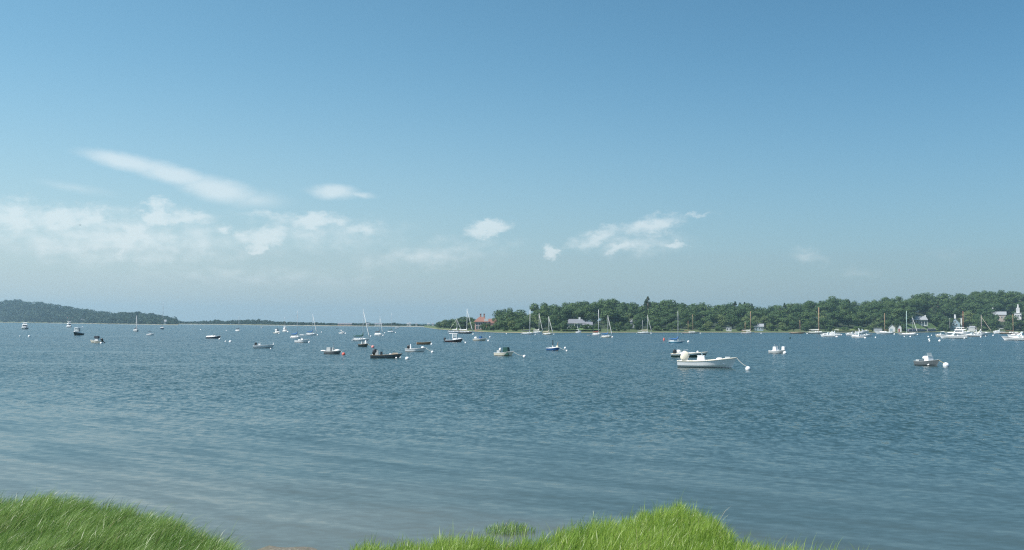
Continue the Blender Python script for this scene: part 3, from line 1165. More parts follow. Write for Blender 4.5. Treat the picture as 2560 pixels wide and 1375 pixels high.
for (px, s, top) in ((1620, 120, 741), (1838, 150, 753), (1850, 155, 756), (1862, 150, 755), (1880, 150, 759), (1962, 150, 757), (1615, 128, 748), (2345, 70, 752), (2337, 60, 765), (2362, 75, 756)):
    p = RIGHT.point(px, s)
    h = RIGHT.height_to(p, px, top) - p.z
    pending.append((px, 'conifers', 'spruce', p, h, h * .55, RIGHT))
for row_name in ('shore row', 'middle row', 'third row', 'fourth row', 'skyline row', 'conifers'):
    items = sorted([t for t in pending if t[1] == row_name], key=lambda t: t[0])
    byk = {}
    for t in items:
        lm = min(LANDMARKS, key=lambda l: abs(l[0] - t[0]))
        byk.setdefault((lm[1], t[0] < lm[0]), []).append((abs(t[0] - lm[0]), t))
    for (lmn, left), lst in byk.items():
        lst.sort(key=lambda a: a[0])
        for n, (dd, t) in enumerate(lst):
            uu, row, kind, p, h, w, land = t
            adj = {'oak': 'broad tree', 'pale': 'pale tree', 'tall': 'narrow tree', 'spruce': 'pointed tree'}[kind]
            tree(kind, p, h, w, '%s, %s %s of %s, %s' % (adj, ORD[min(n, 11)], 'left' if left else 'right', lmn, row),
                 EDGE)

# a few shrubs along the shore, each where the photograph shows one
for (px, s, h, w, lab) in (
        (1262, 16, 2.6, 6, 'low green shrub behind the sand left of the moored sloops'), (1290, 17, 3.4, 8, 'rounded shrub above the sandy strip'),
        (1430, 26, 3.6, 7, 'small bush before the left half of the grey roofed house'), (1463, 26, 4.4, 7, 'leafy bush before the right half of the grey roofed house'),
        (1412, 22, 6.4, 8.5, 'clipped round bush left of the grey roofed house'), (1395, 20, 4.2, 7, 'loose pale bush left of the clipped round bush'),
        (1480, 22, 4.0, 6, 'dark bush at the right end of the grey roofed house'), (1535, 18, 2.6, 9, 'low spreading bush behind the blue covered sloop'),
        (1560, 20, 3.0, 8, 'rounded bush by the small lawn right of the sloops'), (1640, 18, 3.2, 9, 'bush behind the grey sloop on the marsh edge'),
        (1668, 18, 2.8, 8, 'bush left of the pale blue sloop'), (1760, 18, 3.0, 10, 'wide bush on the marsh edge left of the flat topped hut'),
        (1795, 18, 3.4, 8, 'bush just left of the flat topped hut'), (1850, 18, 3.0, 9, 'bush right of the flat topped hut'),
        (1935, 18, 4.4, 11, 'large bush right of the blue grey cottage'), (1965, 17, 3.4, 9, 'bush behind the low varnished sloop'),
        (2015, 17, 3.8, 9, 'bush left of the tallest tan mast'), (2075, 18, 4.4, 11, 'bush right of the tallest tan mast'),
        (2110, 24, 3.0, 12, 'low yellow green thicket in the gap of the wood'), (2142, 26, 3.6, 13, 'thicket right of the yellow green one in the gap'),
        (2172, 22, 4.0, 9, 'bush left of the long low hut'), (2212, 22, 4.5, 8, 'bush behind the boathouse gable'),
        (2258, 22, 5.5, 8, 'dark bush right of the small boathouse'), (2352, 18, 4.5, 8, 'bush at the right end of the sea wall'),
        (2366, 16, 5.5, 9, 'bush left of the gabled house'), (2455, 17, 4.5, 10, 'bush right of the red ended hut'), (2485, 17, 4.0, 11, 'wide bush behind the white launch at right'),
        (2520, 18, 4.6, 11, 'bush below the white tiered house'), (2555, 19, 4.4, 10, 'bush at the right edge of the shore'),
        (1196, 26, 4.6, 6, 'tall bush at the left corner of the villa'), (1222, 24, 4.2, 6, 'bush before the middle of the villa'), (1209, 27, 4.4, 6.5, 'low bush before the left part of the villa'), (1190, 30, 4.8, 6.5, 'dense bush just left of the villa'), (1241, 28, 4.6, 6.5, 'dense bush at the right end of the villa'), (1233, 22, 3.2, 7, 'pale round bush right of the villa porch')):
    tree('shrub', RIGHT.point(px, s), h, w, lab, 'shrubs along the wooded shore', 'shrub')


def woods(name, land, label, u0, u1, rows, step, leaf, per, m, fr_jit=.05, seed=3, low=808.0):
    """a far wood that reads as one mass: all its crowns in one object"""
    rng = np.random.default_rng(seed)
    cs, rs = [], []
    for s, frac, cr in rows:
        u = u0
        while u < u1:
            uu = u + rng.uniform(-.4, .4) * step
            u += step * rng.uniform(.7, 1.3)
            p = land.point(uu, s * rng.uniform(.85, 1.15))
            lw = interp(land.shore, uu)
            top = lw + (interp(land.sky, uu) - lw) * (frac + rng.uniform(-fr_jit, fr_jit * .5))
            zt = land.height_to(p, uu, top)
            h = max(2.0, zt - p.z)
            r0 = cr * rng.uniform(.75, 1.25)
            for j in range(5):
                cs.append(np.array([p.x + rng.uniform(-1, 1) * r0, p.y + rng.uniform(-1, 1) * r0, p.z + h * rng.uniform(.35, .9)]))
                rs.append(min(r0 * rng.uniform(.5, .8), h * .45))
                cs[-1][2] = min(cs[-1][2], zt - rs[-1] * .8)
            cs.append(np.array([p.x, p.y, zt - r0 * .45]))
            rs.append(r0 * .55)
            cs.append(np.array([p.x, p.y, p.z + h * .2]))
            rs.append(r0 * .7)
    v, q = clump_leaves(rng, np.array(cs), np.array(rs), per, leaf)
    o = np_mesh(name, v, q, None, [m])
    tag(o, label, kind='stuff')
    return o


LEAF_HILL = leaf_material('hill_leaves', (0.013, 0.036, 0.022), (0.040, 0.078, 0.036), .06)
woods('hill_wood', LEFT, 'blue green wood covering the far left hill as one mass', -180, 440,
      [(30, .36, 7.5), (70, .55, 9.0), (120, .72, 9.0), (180, .88, 9.0), (250, 1.0, 8.0)], 9.5, 1.2, 1.5, LEAF_HILL)
woods('spit_wood', SPIT, 'low hazy line of trees along the far spit', 425, 1170,
      [(30, .70, 3.0), (60, .92, 3.4), (90, 1.0, 3.2)], 8.0, .75, 3.2, LEAF_HILL, .22, 8)
# ------------------------------------------------------------------ boats
GEL = mat('white_gelcoat', (0.84, 0.845, 0.835), 0.30, 0.04, 1.5, coat=.2)
CREAM = mat('cream_gelcoat', (0.70, 0.66, 0.54), 0.35, 0.05, 1.5)
GREYH = mat('grey_hull', (0.115, 0.135, 0.145), 0.45, 0.10, 1.5)
LGREY = mat('light_grey_hull', (0.42, 0.45, 0.45), 0.45, 0.08, 1.5)
NAVY = mat('navy_hull', (0.012, 0.028, 0.065), 0.25, 0.1, 1.5, coat=.3)
BLACKG = mat('black_green_hull', (0.012, 0.022, 0.022), 0.3, 0.1, 1.5)
GREENH = mat('dark_green_hull', (0.018, 0.060, 0.048), 0.35, 0.1, 1.5)
BLUEH = mat('bright_blue_hull', (0.018, 0.085, 0.24), 0.35, 0.1, 1.5)
SKYH = mat('sky_blue_hull', (0.10, 0.32, 0.46), 0.35, 0.06, 1.5)
PALEBLUE = mat('pale_blue_hull', (0.28, 0.50, 0.60), 0.35, 0.06, 1.5)
MAROON = mat('maroon_hull', (0.055, 0.016, 0.016), 0.35, 0.1, 1.5)
VARN = mat('varnished_wood', (0.34, 0.17, 0.075), 0.35, 0.2, 3.0)
ORANGEW = mat('orange_wood', (0.42, 0.21, 0.09), 0.5, 0.15, 3.0)
TANMAST = mat('spruce_spar', (0.50, 0.31, 0.18), 0.45, 0.15, 3.0)
REDMAST = mat('red_brown_spar', (0.34, 0.13, 0.075), 0.5, 0.15, 3.0)
TEAK = mat('weathered_teak', (0.36, 0.28, 0.20), 0.7, 0.2, 4.0)
ALU = mat('spar_alloy', (0.62, 0.64, 0.65), 0.35, 0.05)
WMAST = mat('white_spar', (0.80, 0.80, 0.78), 0.4, 0.04)
STEEL = mat('stainless', (0.55, 0.57, 0.58), 0.25, 0.05, metal=.8)
DARKWIN = mat('dark_window', (0.018, 0.024, 0.028), 0.08, 0.05)
CLEARW = mat('tinted_screen', (0.40, 0.47, 0.48), 0.08, 0.05)
BLACKM = mat('black_motor', (0.018, 0.020, 0.022), 0.3, 0.1)
DGREYM = mat('grey_motor', (0.10, 0.11, 0.12), 0.35, 0.1)
BOTTOM = mat('dark_bottom_paint', (0.022, 0.026, 0.03), 0.7, 0.2)
BOTRED = mat('red_bottom_paint', (0.18, 0.045, 0.03), 0.7, 0.2)
BOTGREEN = mat('green_bottom_paint', (0.02, 0.10, 0.085), 0.7, 0.2)
BOTTAN = mat('stained_bottom', (0.22, 0.18, 0.12), 0.7, 0.25)
CANVAS_B = mat('blue_canvas', (0.022, 0.10, 0.26), 0.85, 0.12, 4.0)
CANVAS_N = mat('navy_canvas', (0.020, 0.035, 0.060), 0.85, 0.12, 4.0)
CANVAS_G = mat('green_canvas', (0.008, 0.060, 0.050), 0.85, 0.12, 4.0)
CANVAS_K = mat('charcoal_canvas', (0.045, 0.055, 0.07), 0.85, 0.12, 4.0)
CANVAS_W = mat('white_canvas', (0.74, 0.74, 0.72), 0.85, 0.06, 4.0)
CANVAS_R = mat('maroon_canvas', (0.20, 0.035, 0.03), 0.85, 0.12, 4.0)
CANVAS_T = mat('tan_canvas', (0.42, 0.36, 0.28), 0.85, 0.12, 4.0)
ROPE = mat('pale_rope', (0.55, 0.52, 0.44), 0.9, 0.15, 20.0)
ROPEY = mat('yellow_rope', (0.52, 0.40, 0.14), 0.9, 0.15, 20.0)
BUOYW = mat('white_buoy', (0.80, 0.81, 0.80), 0.4, 0.06, 4.0)
BUOYR = mat('red_buoy', (0.62, 0.12, 0.09), 0.5, 0.1, 4.0)
BUOYP = mat('faded_pink_buoy', (0.66, 0.26, 0.24), 0.6, 0.1, 4.0)
BLUEB = mat('blue_stripe', (0.05, 0.18, 0.40), 0.5, 0.05)


class Hull:
    def __init__(self, L, B, fs, fb, draft, rake=.5, stern=.88, pw=2.3, sail=False, over=0.0, tumble=0.0):
        self.__dict__.update(locals())

    def hb(self, t):
        a = self.stern + (1 - self.stern) * math.sin(min(1, t / .42) * math.pi / 2)
        b = 1.0 if t < .38 else 1 - ((t - .38) / .62) ** self.pw
        return max(.012, self.B / 2 * min(a, 1) * b)

    def sheer(self, t):
        return self.fs + (self.fb - self.fs) * t ** 1.9 - .06 * self.fs * math.sin(math.pi * min(1, t * 1.3))

    def keel(self, t):
        k = -self.draft
        if t > .6:
            k += (self.draft + .12) * ((t - .6) / .4) ** 2.4
        if self.over and t < .3:
            k += (self.draft + .10) * ((.3 - t) / .3) ** 1.8
        return k

    def x(self, t, u):
        x = -self.L / 2 + self.L * t
        x -= self.rake * (1 - u) * max(0.0, (t - .55) / .45) ** 1.5
        if self.over:
            x += self.over * (1 - u) * max(0, (.3 - t) / .3) ** 1.5
        return x

    def shape(self, u, t):
        if self.sail:
            full = math.sin(min(1.0, u ** .8) * math.pi / 2) ** .75
        else:
            uc = .42
            full = u / uc * .84 if u < uc else .84 + .16 * (u - uc) / (1 - uc)
        v = u ** (.85 if self.sail else 1.1)
        w = max(0.0, (t - .45) / .55) ** 1.3
        return full * (1 - w) + v * w

    def top(self, t, inset=0.0, dz=0.0, side=1):
        return (self.x(t, 1.0) - (inset * .8 if t > .97 else 0), side * max(0.0, self.hb(t) - inset), self.sheer(t) + dz)

    def mesh(self, open_from=None, open_to=None, sole=.12, boot=.05, wale=.10, n=16):
        """outer shell (0 topsides, 1 bottom, 2 sheer strake), transom, and an inner well from open_from to open_to"""
        mb = MB()
        ts = [i / n for i in range(n + 1)]
        cols = []
        for t in ts:
            k, s = self.keel(t), self.sheer(t)
            zs = [k, k + (boot - k) * .35, k + (boot - k) * .7, boot, boot + (s - boot) * .3, boot + (s - boot) * .62, s - wale, s]
            zs = [min(max(z, k), s) for z in zs]
            col = []
            for z in zs:
                u = (z - k) / max(1e-4, s - k)
                col.append((self.x(t, u), self.hb(t) * self.shape(u, t), z))
            cols.append(col)
        m = len(cols[0])
        for side in (1, -1):
            vs = [(p[0], p[1] * side, p[2]) for c in cols for p in c]
            for i in range(n):
                for j in range(m - 1):
                    f = (i * m + j, (i + 1) * m + j, (i + 1) * m + j + 1, i * m + j + 1)
                    if side == 1:
                        f = f[::-1]
                    mb.add([vs[a] for a in f], [(0, 1, 2, 3)], 1 if j < 3 else (2 if j == m - 2 else 0))
        st = cols[0]
        ring = [(p[0], p[1], p[2]) for p in st] + [(p[0], -p[1], p[2]) for p in reversed(st)]
        mb.add(ring, [tuple(range(len(ring)))], 0)
        return mb

    def deck(self, t0=0.0, t1=1.0, dz=-.02, inset=.03, camber=.04, n=12):
        mb = MB()
        vs, fs = [], []
        for i in range(n + 1):
            t = t0 + (t1 - t0) * i / n
            a, b = self.top(t, inset, dz, 1), self.top(t, inset, dz, -1)
            vs += [a, (a[0], 0, a[2] + camber * self.hb(t) / (self.B / 2)), b]
        for i in range(n):
            k = i * 3
            fs += [(k, k + 1, k + 4, k + 3), (k + 1, k + 2, k + 5, k + 4)]
        return mb.add(vs, fs)

    def well(self, t0, t1, sole, inset=.10, n=10):
        """inner skin of an open boat: coaming, sides and floor"""
        mb = MB()
        rows = []
        for i in range(n + 1):
            t = t0 + (t1 - t0) * i / n
            x, y, z = self.top(t, inset, -.015)
            k, s = self.keel(t), self.sheer(t)
            fl = max(sole, k + .06)
            u = (fl - k) / (s - k)
            uz = (z - .05 - k) / (s - k)
            w = max(.015, min(y - .05, self.hb(t) * self.shape(u, t) * .88 - .06))
            y = max(.018, min(y, self.hb(t) * self.shape(uz, t) - .035))
            xo = max(-self.L / 2 + .06, x)
            xs = max(-self.L / 2 + .06, self.x(t, u) - .03)
            rows.append([self.top(t, 0, -.004), (xo, y, z), (xs, w, fl), (xs, -w, fl), (xo, -y, z), self.top(t, 0, -.004, -1)])
        vs = [p for r in rows for p in r]
        fs = []
        for i in range(n):
            for j in range(5):
                fs.append((i * 6 + j, i * 6 + j + 1, (i + 1) * 6 + j + 1, (i + 1) * 6 + j))
        fs.append((1, 4, 3, 2))
        e = n * 6
        fs.append((e + 1, e + 2, e + 3, e + 4))
        return mb.add(vs, fs)

    def rail(self, r=.04, t0=0.0, t1=1.0, dz=0.0, n=16, inset=0.0):
        mb = MB()
        for s in (1, -1):
            mb.tube([self.top(t0 + (t1 - t0) * i / n, inset, dz, s) for i in range(n + 1)], r, 5)
        if t0 == 0.0:
            mb.tube([self.top(0, inset, dz, 1), self.top(0, inset, dz, -1)], r, 5)
        return mb


BOATS = {}


def place(name, key, px, py, heading, label, cat, group, heel=None):
    p = on_water(px, py)
    r = empty(name, (p.x, p.y, 0), R(heading) - view_angle(px), R(rnd.uniform(-1.5, 1.5) if heel is None else heel), R(rnd.uniform(-.8, .8)))
    tag(r, label, cat, group)
    BOATS[key] = r
    k = F / p.y
    return r, k


def length_for(wpx, k, heading, ratio):
    c, s = abs(math.cos(R(heading))), abs(math.sin(R(heading)))
    return wpx / k / (c + ratio * s)


MOTORS = 'motorboats moored in the bay'
SAILS = 'sailboats moored in the bay'


def outboard(r, x, z, mtl, tilt=0.0, s=1.0, y=0.0, leg=None):
    M = Matrix.Translation((x, y, z)) @ Matrix.Rotation(R(tilt), 4, 'Y') @ Matrix.Scale(s, 4)
    o = MB().box((-.02, 0, -.05), (.16, .30, .34), M=M).box((-.20, 0, -.35), (.26, .16, .75), M=M, taper=(.8, .8)).box((-.22, 0, -.78), (.42, .30, .03), M=M).build('outboard_motor', leg or mtl, r)
    MB().ball((-.20, 0, .38), (.34, .25, .40), 12, 8, M=M, e=.62).build('cowl', mtl, o, True)
    g = MB().box((-.22, 0, -.98), (.16, .09, .42), M=M).ball((-.24, 0, -1.10), (.30, .08, .08), 8, 6, M=M)
    for k in range(3):
        a = k * 2.094
        g.box((-.50, math.cos(a) * .11, -1.10 + math.sin(a) * .11), (.03, .12, .12), M=M)
    g.build('gearcase', leg or mtl, o)
    return o


def console(r, x, z, w=.75, h=.95, d=.55, m=None, screen=True, cover=None):
    c = MB().box((x, 0, z + h / 2), (d, w, h), taper=(.62, .9), shift=(-.06, 0)).box((x - d * .05, 0, z + h + .03), (d * .7, w * .95, .05)).build('console', m or GEL, r)
    if screen:
        sm = MB()
        sm.box((x + .10, 0, z + h + .24), (.03, w * .92, .44), shift=(-.14, 0), taper=(1, .85))
        sm.build('windscreen', CLEARW, c)
    if cover is not None:
        MB().box((x - .02, 0, z + h * .62), (d * 1.25, w * 1.12, h * 1.28), taper=(.72, .88), shift=(-.05, 0)).build('cover', cover, c)
    return c


def wheel(r, x, z):
    mb = MB()
    mb.tube([(x + .08 * math.sin(a), .2 * math.cos(a), z + .2 * math.sin(a)) for a in [i * .5236 for i in range(13)]], .02, 5)
    return mb.build('steering_wheel', STEEL, r)


def skiff(key, label, px, py, wpx, hd, hull=GEL, bottom=BOTTOM, gun=None, strake=None, motor=GEL, tilt=8, mscale=1.0, con=-.05, con_kw=None, fs=.55, fb=.85,
          ratio=.40, deck_to=.72, benches=(.3,), cat='motorboat', name='open_skiff', group=MOTORS, extras=None, inner=None, pw=2.3, my=0.0, leg=None, wale=.09, mo=0.0):
    r, k = place(name, key, px, py, hd, label, cat, group)
    L = length_for(wpx, k, hd, ratio)
    B = L * ratio
    sc = L / 5.0
    h = Hull(L, B, fs * sc ** .5, fb * sc ** .5, .26, .42 * sc, .90, pw)
    inner = inner or GEL
    h.mesh(wale=wale).build('hull', [hull, bottom, strake or hull], r, False)
    h.well(0.015, deck_to, .10, .09 * sc).build('cockpit', inner, r)
    h.deck(deck_to, 1.0, -.006, .0, .03).build('foredeck', inner, r)
    h.rail(.035 * sc).build('gunwale', gun or inner, r, True)
    zs = h.sheer(.2)
    for b in benches:
        t = h.hb(b) * 2 - .25
        MB().box((-L / 2 + L * b, 0, zs - .16), (.30, t, .06)).box((-L / 2 + L * b, 0, zs * .5), (.26, t * .6, zs - .25)).build('bench', inner, r)
    if con is not None:
        kw = dict(w=.34 * B, h=.62 + .25 * sc, d=.55 * sc ** .5)
        kw.update(con_kw or {})
        c = console(r, con * L, .10, **kw)
        if 'cover' not in kw:
            wheel(c, con * L - .32, .10 + kw['h'] * .9)
    if motor is not None:
        outboard(r, -L / 2 - .05 + mo, zs - .02, motor, tilt, mscale * sc ** .5, my, leg)
    MB().box((L / 2 - .30 * sc, 0, h.sheer(.94) + .04), (.20, .06, .05)).build('cleat', STEEL, r)
    if extras:
        extras(r, h, L, B, sc)
    r_bow = (L / 2 - .05, 0, h.sheer(1.0) - .05)
    BOW[key] = (r, Vector(r_bow))
    return r


BOW = {}


def slab_cabin(r, name, rings, mtl, win=None, winmat=DARKWIN):
    return MB().loft(rings).build(name, mtl, r)


def rect(x0, x1, w0, w1, z0, z1=None):
    z1 = z0 if z1 is None else z1
    return [(x0, -w0, z0), (x1, -w1, z1), (x1, w1, z1), (x0, w0, z0)]


def launch(key, label, px, py, wpx, hd, hull=GEL, bottom=BOTTOM, strake=None, style='cuddy', ratio=.36, fs=.65, fb=1.05, motor=None, canvas=None, cat='motorboat',
           name='cabin_boat', group=MOTORS, top=GEL, tilt=6, extras=None, sc_h=1.0, gun=None):
    """decked motorboat. style: cuddy, runabout, express, pilothouse, flybridge, bimini, ttop, cover"""
    r, k = place(name, key, px, py, hd, label, cat, group)
    if px > 2040:
        wpx, sc_h = wpx * 1.12, sc_h * 1.3
    L = length_for(wpx, k, hd, ratio)
    B = L * ratio
    sc = L / 6.0
    v = sc ** .5 * sc_h
    h = Hull(L, B, fs * v, fb * v, .34, .55 * sc, .88, 2.4)
    h.mesh(wale=.12 * v).build('hull', [hull, bottom, strake or hull], r)
    h.rail(.04 * v).build('gunwale', gun or GEL, r, True)
    ck = .34 if style in ('flybridge',) else .46
    h.well(.02, ck, .16, .12 * v).build('cockpit', GEL, r)
    h.deck(ck, 1.0, -.006, 0, .06).build('foredeck', GEL, r)
    zs = h.sheer(.5)
    X = lambda t: -L / 2 + L * t
    b2 = B / 2
    if style in ('runabout', 'express', 'bimini', 'cuddy', 'cover'):
        hgt = {'express': .55, 'cuddy': .50, 'runabout': .18, 'bimini': .22, 'cover': .12}[style] * v
        cab = MB().loft([rect(X(.46), X(.90), b2 * .74, b2 * .22, zs - .02, h.sheer(.9) - .03), rect(X(.48), X(.80), b2 * .62, b2 * .26, zs + hgt, zs + hgt * .8)]).build('cabin_top', top, r)
        if style in ('express', 'cuddy'):
            for s in (1, -1):
                p = MB().loft([[(X(.50), s * (b2 * .735), zs + hgt * .30), (X(.74), s * (b2 * .455), zs + hgt * .30), (X(.72), s * (b2 * .452), zs + hgt * .62), (X(.50), s * (b2 * .70), zs + hgt * .66)],
                               [(X(.50), s * (b2 * .60), zs + hgt * .30), (X(.74), s * (b2 * .36), zs + hgt * .30), (X(.72), s * (b2 * .36), zs + hgt * .62), (X(.50), s * (b2 * .6), zs + hgt * .66)]])
                p.build('window', DARKWIN, cab)
        ws = MB()
        wz = zs + hgt - .01
        hh = .46 * v
        ws.loft([rect(X(.46), X(.56), b2 * .66, b2 * .48, wz), rect(X(.42), X(.49), b2 * .56, b2 * .42, wz + hh)])
        ws.build('windscreen', CLEARW if style != 'cover' else CANVAS_W, cab)
        MB().tube([(X(.42), -b2 * .56, wz + hh), (X(.49), -b2 * .42, wz + hh + .01), (X(.49), b2 * .42, wz + hh + .01), (X(.42), b2 * .56, wz + hh)], .03, 5).build('screen_frame', STEEL, cab)
        for s in (1, -1):
            MB().box((X(.34), s * b2 * .38, .55 * v), (.5, .42 * v, .55 * v), taper=(.8, 1)).build('seat', GEL, r)
        if style == 'express':
            MB().tube([(X(.30), -b2 * .8, zs), (X(.22), -b2 * .72, zs + 1.25 * v), (X(.22), b2 * .72, zs + 1.25 * v), (X(.30), b2 * .8, zs)], .10 * v, 6).build('radar_arch', GEL, r)
        if style == 'cover':
            h.deck(.03, .62, .03, .02, .42 * v).build('boat_cover', canvas or CANVAS_W, r, True)
    if style == 'bimini' or (style in ('express', 'cuddy', 'runabout') and canvas is not None):
        zt = zs + 1.35 * v
        bm = MB()
        n = 6
        rows = []
        for i in range(n + 1):
            t = i / n
            xx = X(.14) + (X(.50) - X(.14)) * t
            zz = zt + .16 * math.sin(math.pi * t)
            rows.append([(xx, -b2 * .78, zz - .08), (xx, -b2 * .4, zz + .03), (xx, b2 * .4, zz + .03), (xx, b2 * .78, zz - .08), (xx, b2 * .4, zz - .03), (xx, -b2 * .4, zz - .03)])
        bm.loft(rows).build('bimini_top', canvas or CANVAS_N, r)
        fr = MB()
        for s in (1, -1):
            fr.tube([(X(.30), s * b2 * .86, h.sheer(.3)), (X(.15), s * b2 * .78, zt - .06)], .025, 5)
            fr.tube([(X(.30), s * b2 * .86, h.sheer(.3)), (X(.49), s * b2 * .78, zt - .06)], .025, 5)
        fr.build('bimini_frame', STEEL, r)
    if style == 'pilothouse':
        z1, z2 = zs + .50 * v, zs + 1.72 * v
        trunk = MB().loft([rect(X(.44), X(.93), b2 * .84, b2 * .20, zs - .03, h.sheer(.93) - .03), rect(X(.44), X(.88), b2 * .72, b2 * .22, z1, z1 + .10)]).build('cabin_trunk', top, r)
        hs = MB()
        for s in (1, -1):
            for (xa, xb) in ((X(.41), X(.46)), (X(.64), X(.66))):
                hs.box(((xa + xb) / 2, s * b2 * .62, (z1 + z2) / 2), (abs(xb - xa), .09, z2 - z1))
        hs.box((X(.435), 0, (z1 + z2) / 2 - .35 * v), (.07, b2 * 1.2, (z2 - z1) * .55))
        hs.build('wheelhouse_posts', top, r)
        pn = MB()
        for s in (1, -1):
            pn.box((X(.55), s * b2 * .60, (z1 + z2) / 2 + .12), (X(.64) - X(.46), .03, (z2 - z1) * .68))
        pn.box((X(.655), 0, (z1 + z2) / 2 + .05), (.03, b2 * 1.14, (z2 - z1) * .8))
        pn.build('window', CLEARW, r)
        MB().loft([rect(X(.22), X(.70), b2 * .72, b2 * .62, z2), rect(X(.21), X(.71), b2 * .75, b2 * .65, z2 + .06), rect(X(.24), X(.68), b2 * .66, b2 * .56, z2 + .17 * v)]).build('hardtop', top, r)
        sp = MB()
        for s in (1, -1):
            sp.tube([(X(.25), s * b2 * .80, h.sheer(.25)), (X(.25), s * b2 * .66, z2)], .035, 5)
        sp.tube([(X(.5), b2 * .3, z2 + .1), (X(.44), b2 * .3, z2 + 1.3 * v)], .018, 4)
        sp.build('stanchion', STEEL, r)
        MB().ball((X(.66), .1, z2 - .55), (.14, .14, .18), 8, 6).build('spotlight', GEL, r)
    if style == 'ttop':
        console(r, 0.0, .16, .36 * B, 1.0 * v, .7 * v, GEL, True)
        z2 = 2.25 * v
        MB().loft([rect(X(.34), X(.62), b2 * .60, b2 * .52, z2), rect(X(.33), X(.63), b2 * .63, b2 * .55, z2 + .06), rect(X(.36), X(.60), b2 * .5, b2 * .45, z2 + .15)]).build('t_top', CANVAS_W, r)
        sp = MB()
        for s in (1, -1):
            sp.tube([(X(.40), s * b2 * .42, .2), (X(.38), s * b2 * .5, z2)], .035, 5)
            sp.tube([(X(.56), s * b2 * .38, .2), (X(.58), s * b2 * .46, z2)], .035, 5)
        sp.build('t_top_frame', STEEL, r)
        MB().box((X(.30), 0, .45), (.5, B * .4, .6)).build('seat', GEL, r)
    if style == 'flybridge':
        z1, z2 = zs + .62 * v, zs + 1.62 * v
        cab = MB().loft([rect(X(.34), X(.90), b2 * .84, b2 * .26, zs - .03, h.sheer(.9) - .03), rect(X(.34), X(.84), b2 * .80, b2 * .30, z1, z1 + .06)]).build('cabin_trunk', GEL, r)
        sal = MB().loft([rect(X(.34), X(.68), b2 * .78, b2 * .56, z1 - .02), rect(X(.34), X(.60), b2 * .70, b2 * .56, z2)]).build('saloon', GEL, r)
        wn_ = MB()
        for s in (1, -1):
            wn_.loft([[(X(.37), s * b2 * .775, z1 + .2 * v), (X(.63), s * b2 * .62, z1 + .2 * v), (X(.60), s * b2 * .605, z2 - .16 * v), (X(.37), s * b2 * .735, z2 - .16 * v)],
                      [(X(.37), s * b2 * .6, z1 + .2 * v), (X(.63), s * b2 * .5, z1 + .2 * v), (X(.60), s * b2 * .5, z2 - .16 * v), (X(.37), s * b2 * .6, z2 - .16 * v)]])
        wn_.loft([[(X(.672), -b2 * .52, z1 + .16 * v), (X(.672), b2 * .52, z1 + .16 * v), (X(.628), b2 * .52, z2 - .14 * v), (X(.628), -b2 * .52, z2 - .14 * v)],
                  [(X(.60), -b2 * .5, z1 + .16 * v), (X(.60), b2 * .5, z1 + .16 * v), (X(.59), b2 * .5, z2 - .14 * v), (X(.59), -b2 * .5, z2 - .14 * v)]])
        wn_.build('window', DARKWIN, sal)
        fbm = MB().loft([rect(X(.26), X(.64), b2 * .76, b2 * .58, z2), rect(X(.26), X(.62), b2 * .72, b2 * .54, z2 + .50 * v)]).build('flybridge', GEL, r)
        MB().loft([rect(X(.58), X(.62), b2 * .52, b2 * .50, z2 + .49 * v), rect(X(.55), X(.57), b2 * .48, b2 * .46, z2 + .85 * v)]).build('windscreen', CLEARW if canvas is None else canvas, fbm)
        MB().box((X(.40), 0, z2 + .72 * v), (.5, b2 * .9, .5 * v)).build('seat', GEL, fbm)
        if canvas is not None:
            MB().loft([rect(X(.30), X(.60), b2 * .68, b2 * .55, z2 + 1.35 * v), rect(X(.33), X(.57), b2 * .55, b2 * .42, z2 + 1.55 * v)]).build('bridge_top', canvas, fbm)
            fr = MB()
            for s in (1, -1):
                fr.tube([(X(.32), s * b2 * .66, z2 + .4 * v), (X(.32), s * b2 * .62, z2 + 1.37 * v)], .03, 5)
                fr.tube([(X(.56), s * b2 * .52, z2 + .4 * v), (X(.56), s * b2 * .5, z2 + 1.37 * v)], .03, 5)
            fr.build('bridge_frame', STEEL, fbm)
    if style in ('express', 'flybridge', 'cuddy', 'pilothouse'):
        rl = MB()
        for s in (1, -1):
            rl.tube([h.top(t, .06, .42 * v, s) for t in (.60, .72, .84, .93, 1.0)], .02, 5)
            for t in (.60, .72, .84, .93):
                rl.tube([h.top(t, .06, 0, s), h.top(t, .06, .42 * v, s)], .015, 4)
        rl.build('bow_rail', STEEL, r)
    if motor is not None:
        outboard(r, -L / 2 - .05, h.sheer(0) - .02, motor, tilt, .95 * v)
    if extras:
        extras(r, h, L, B, sc, v)
    BOW[key] = (r, Vector((L / 2 - .05, 0, h.sheer(1.0) - .05)))
    return r


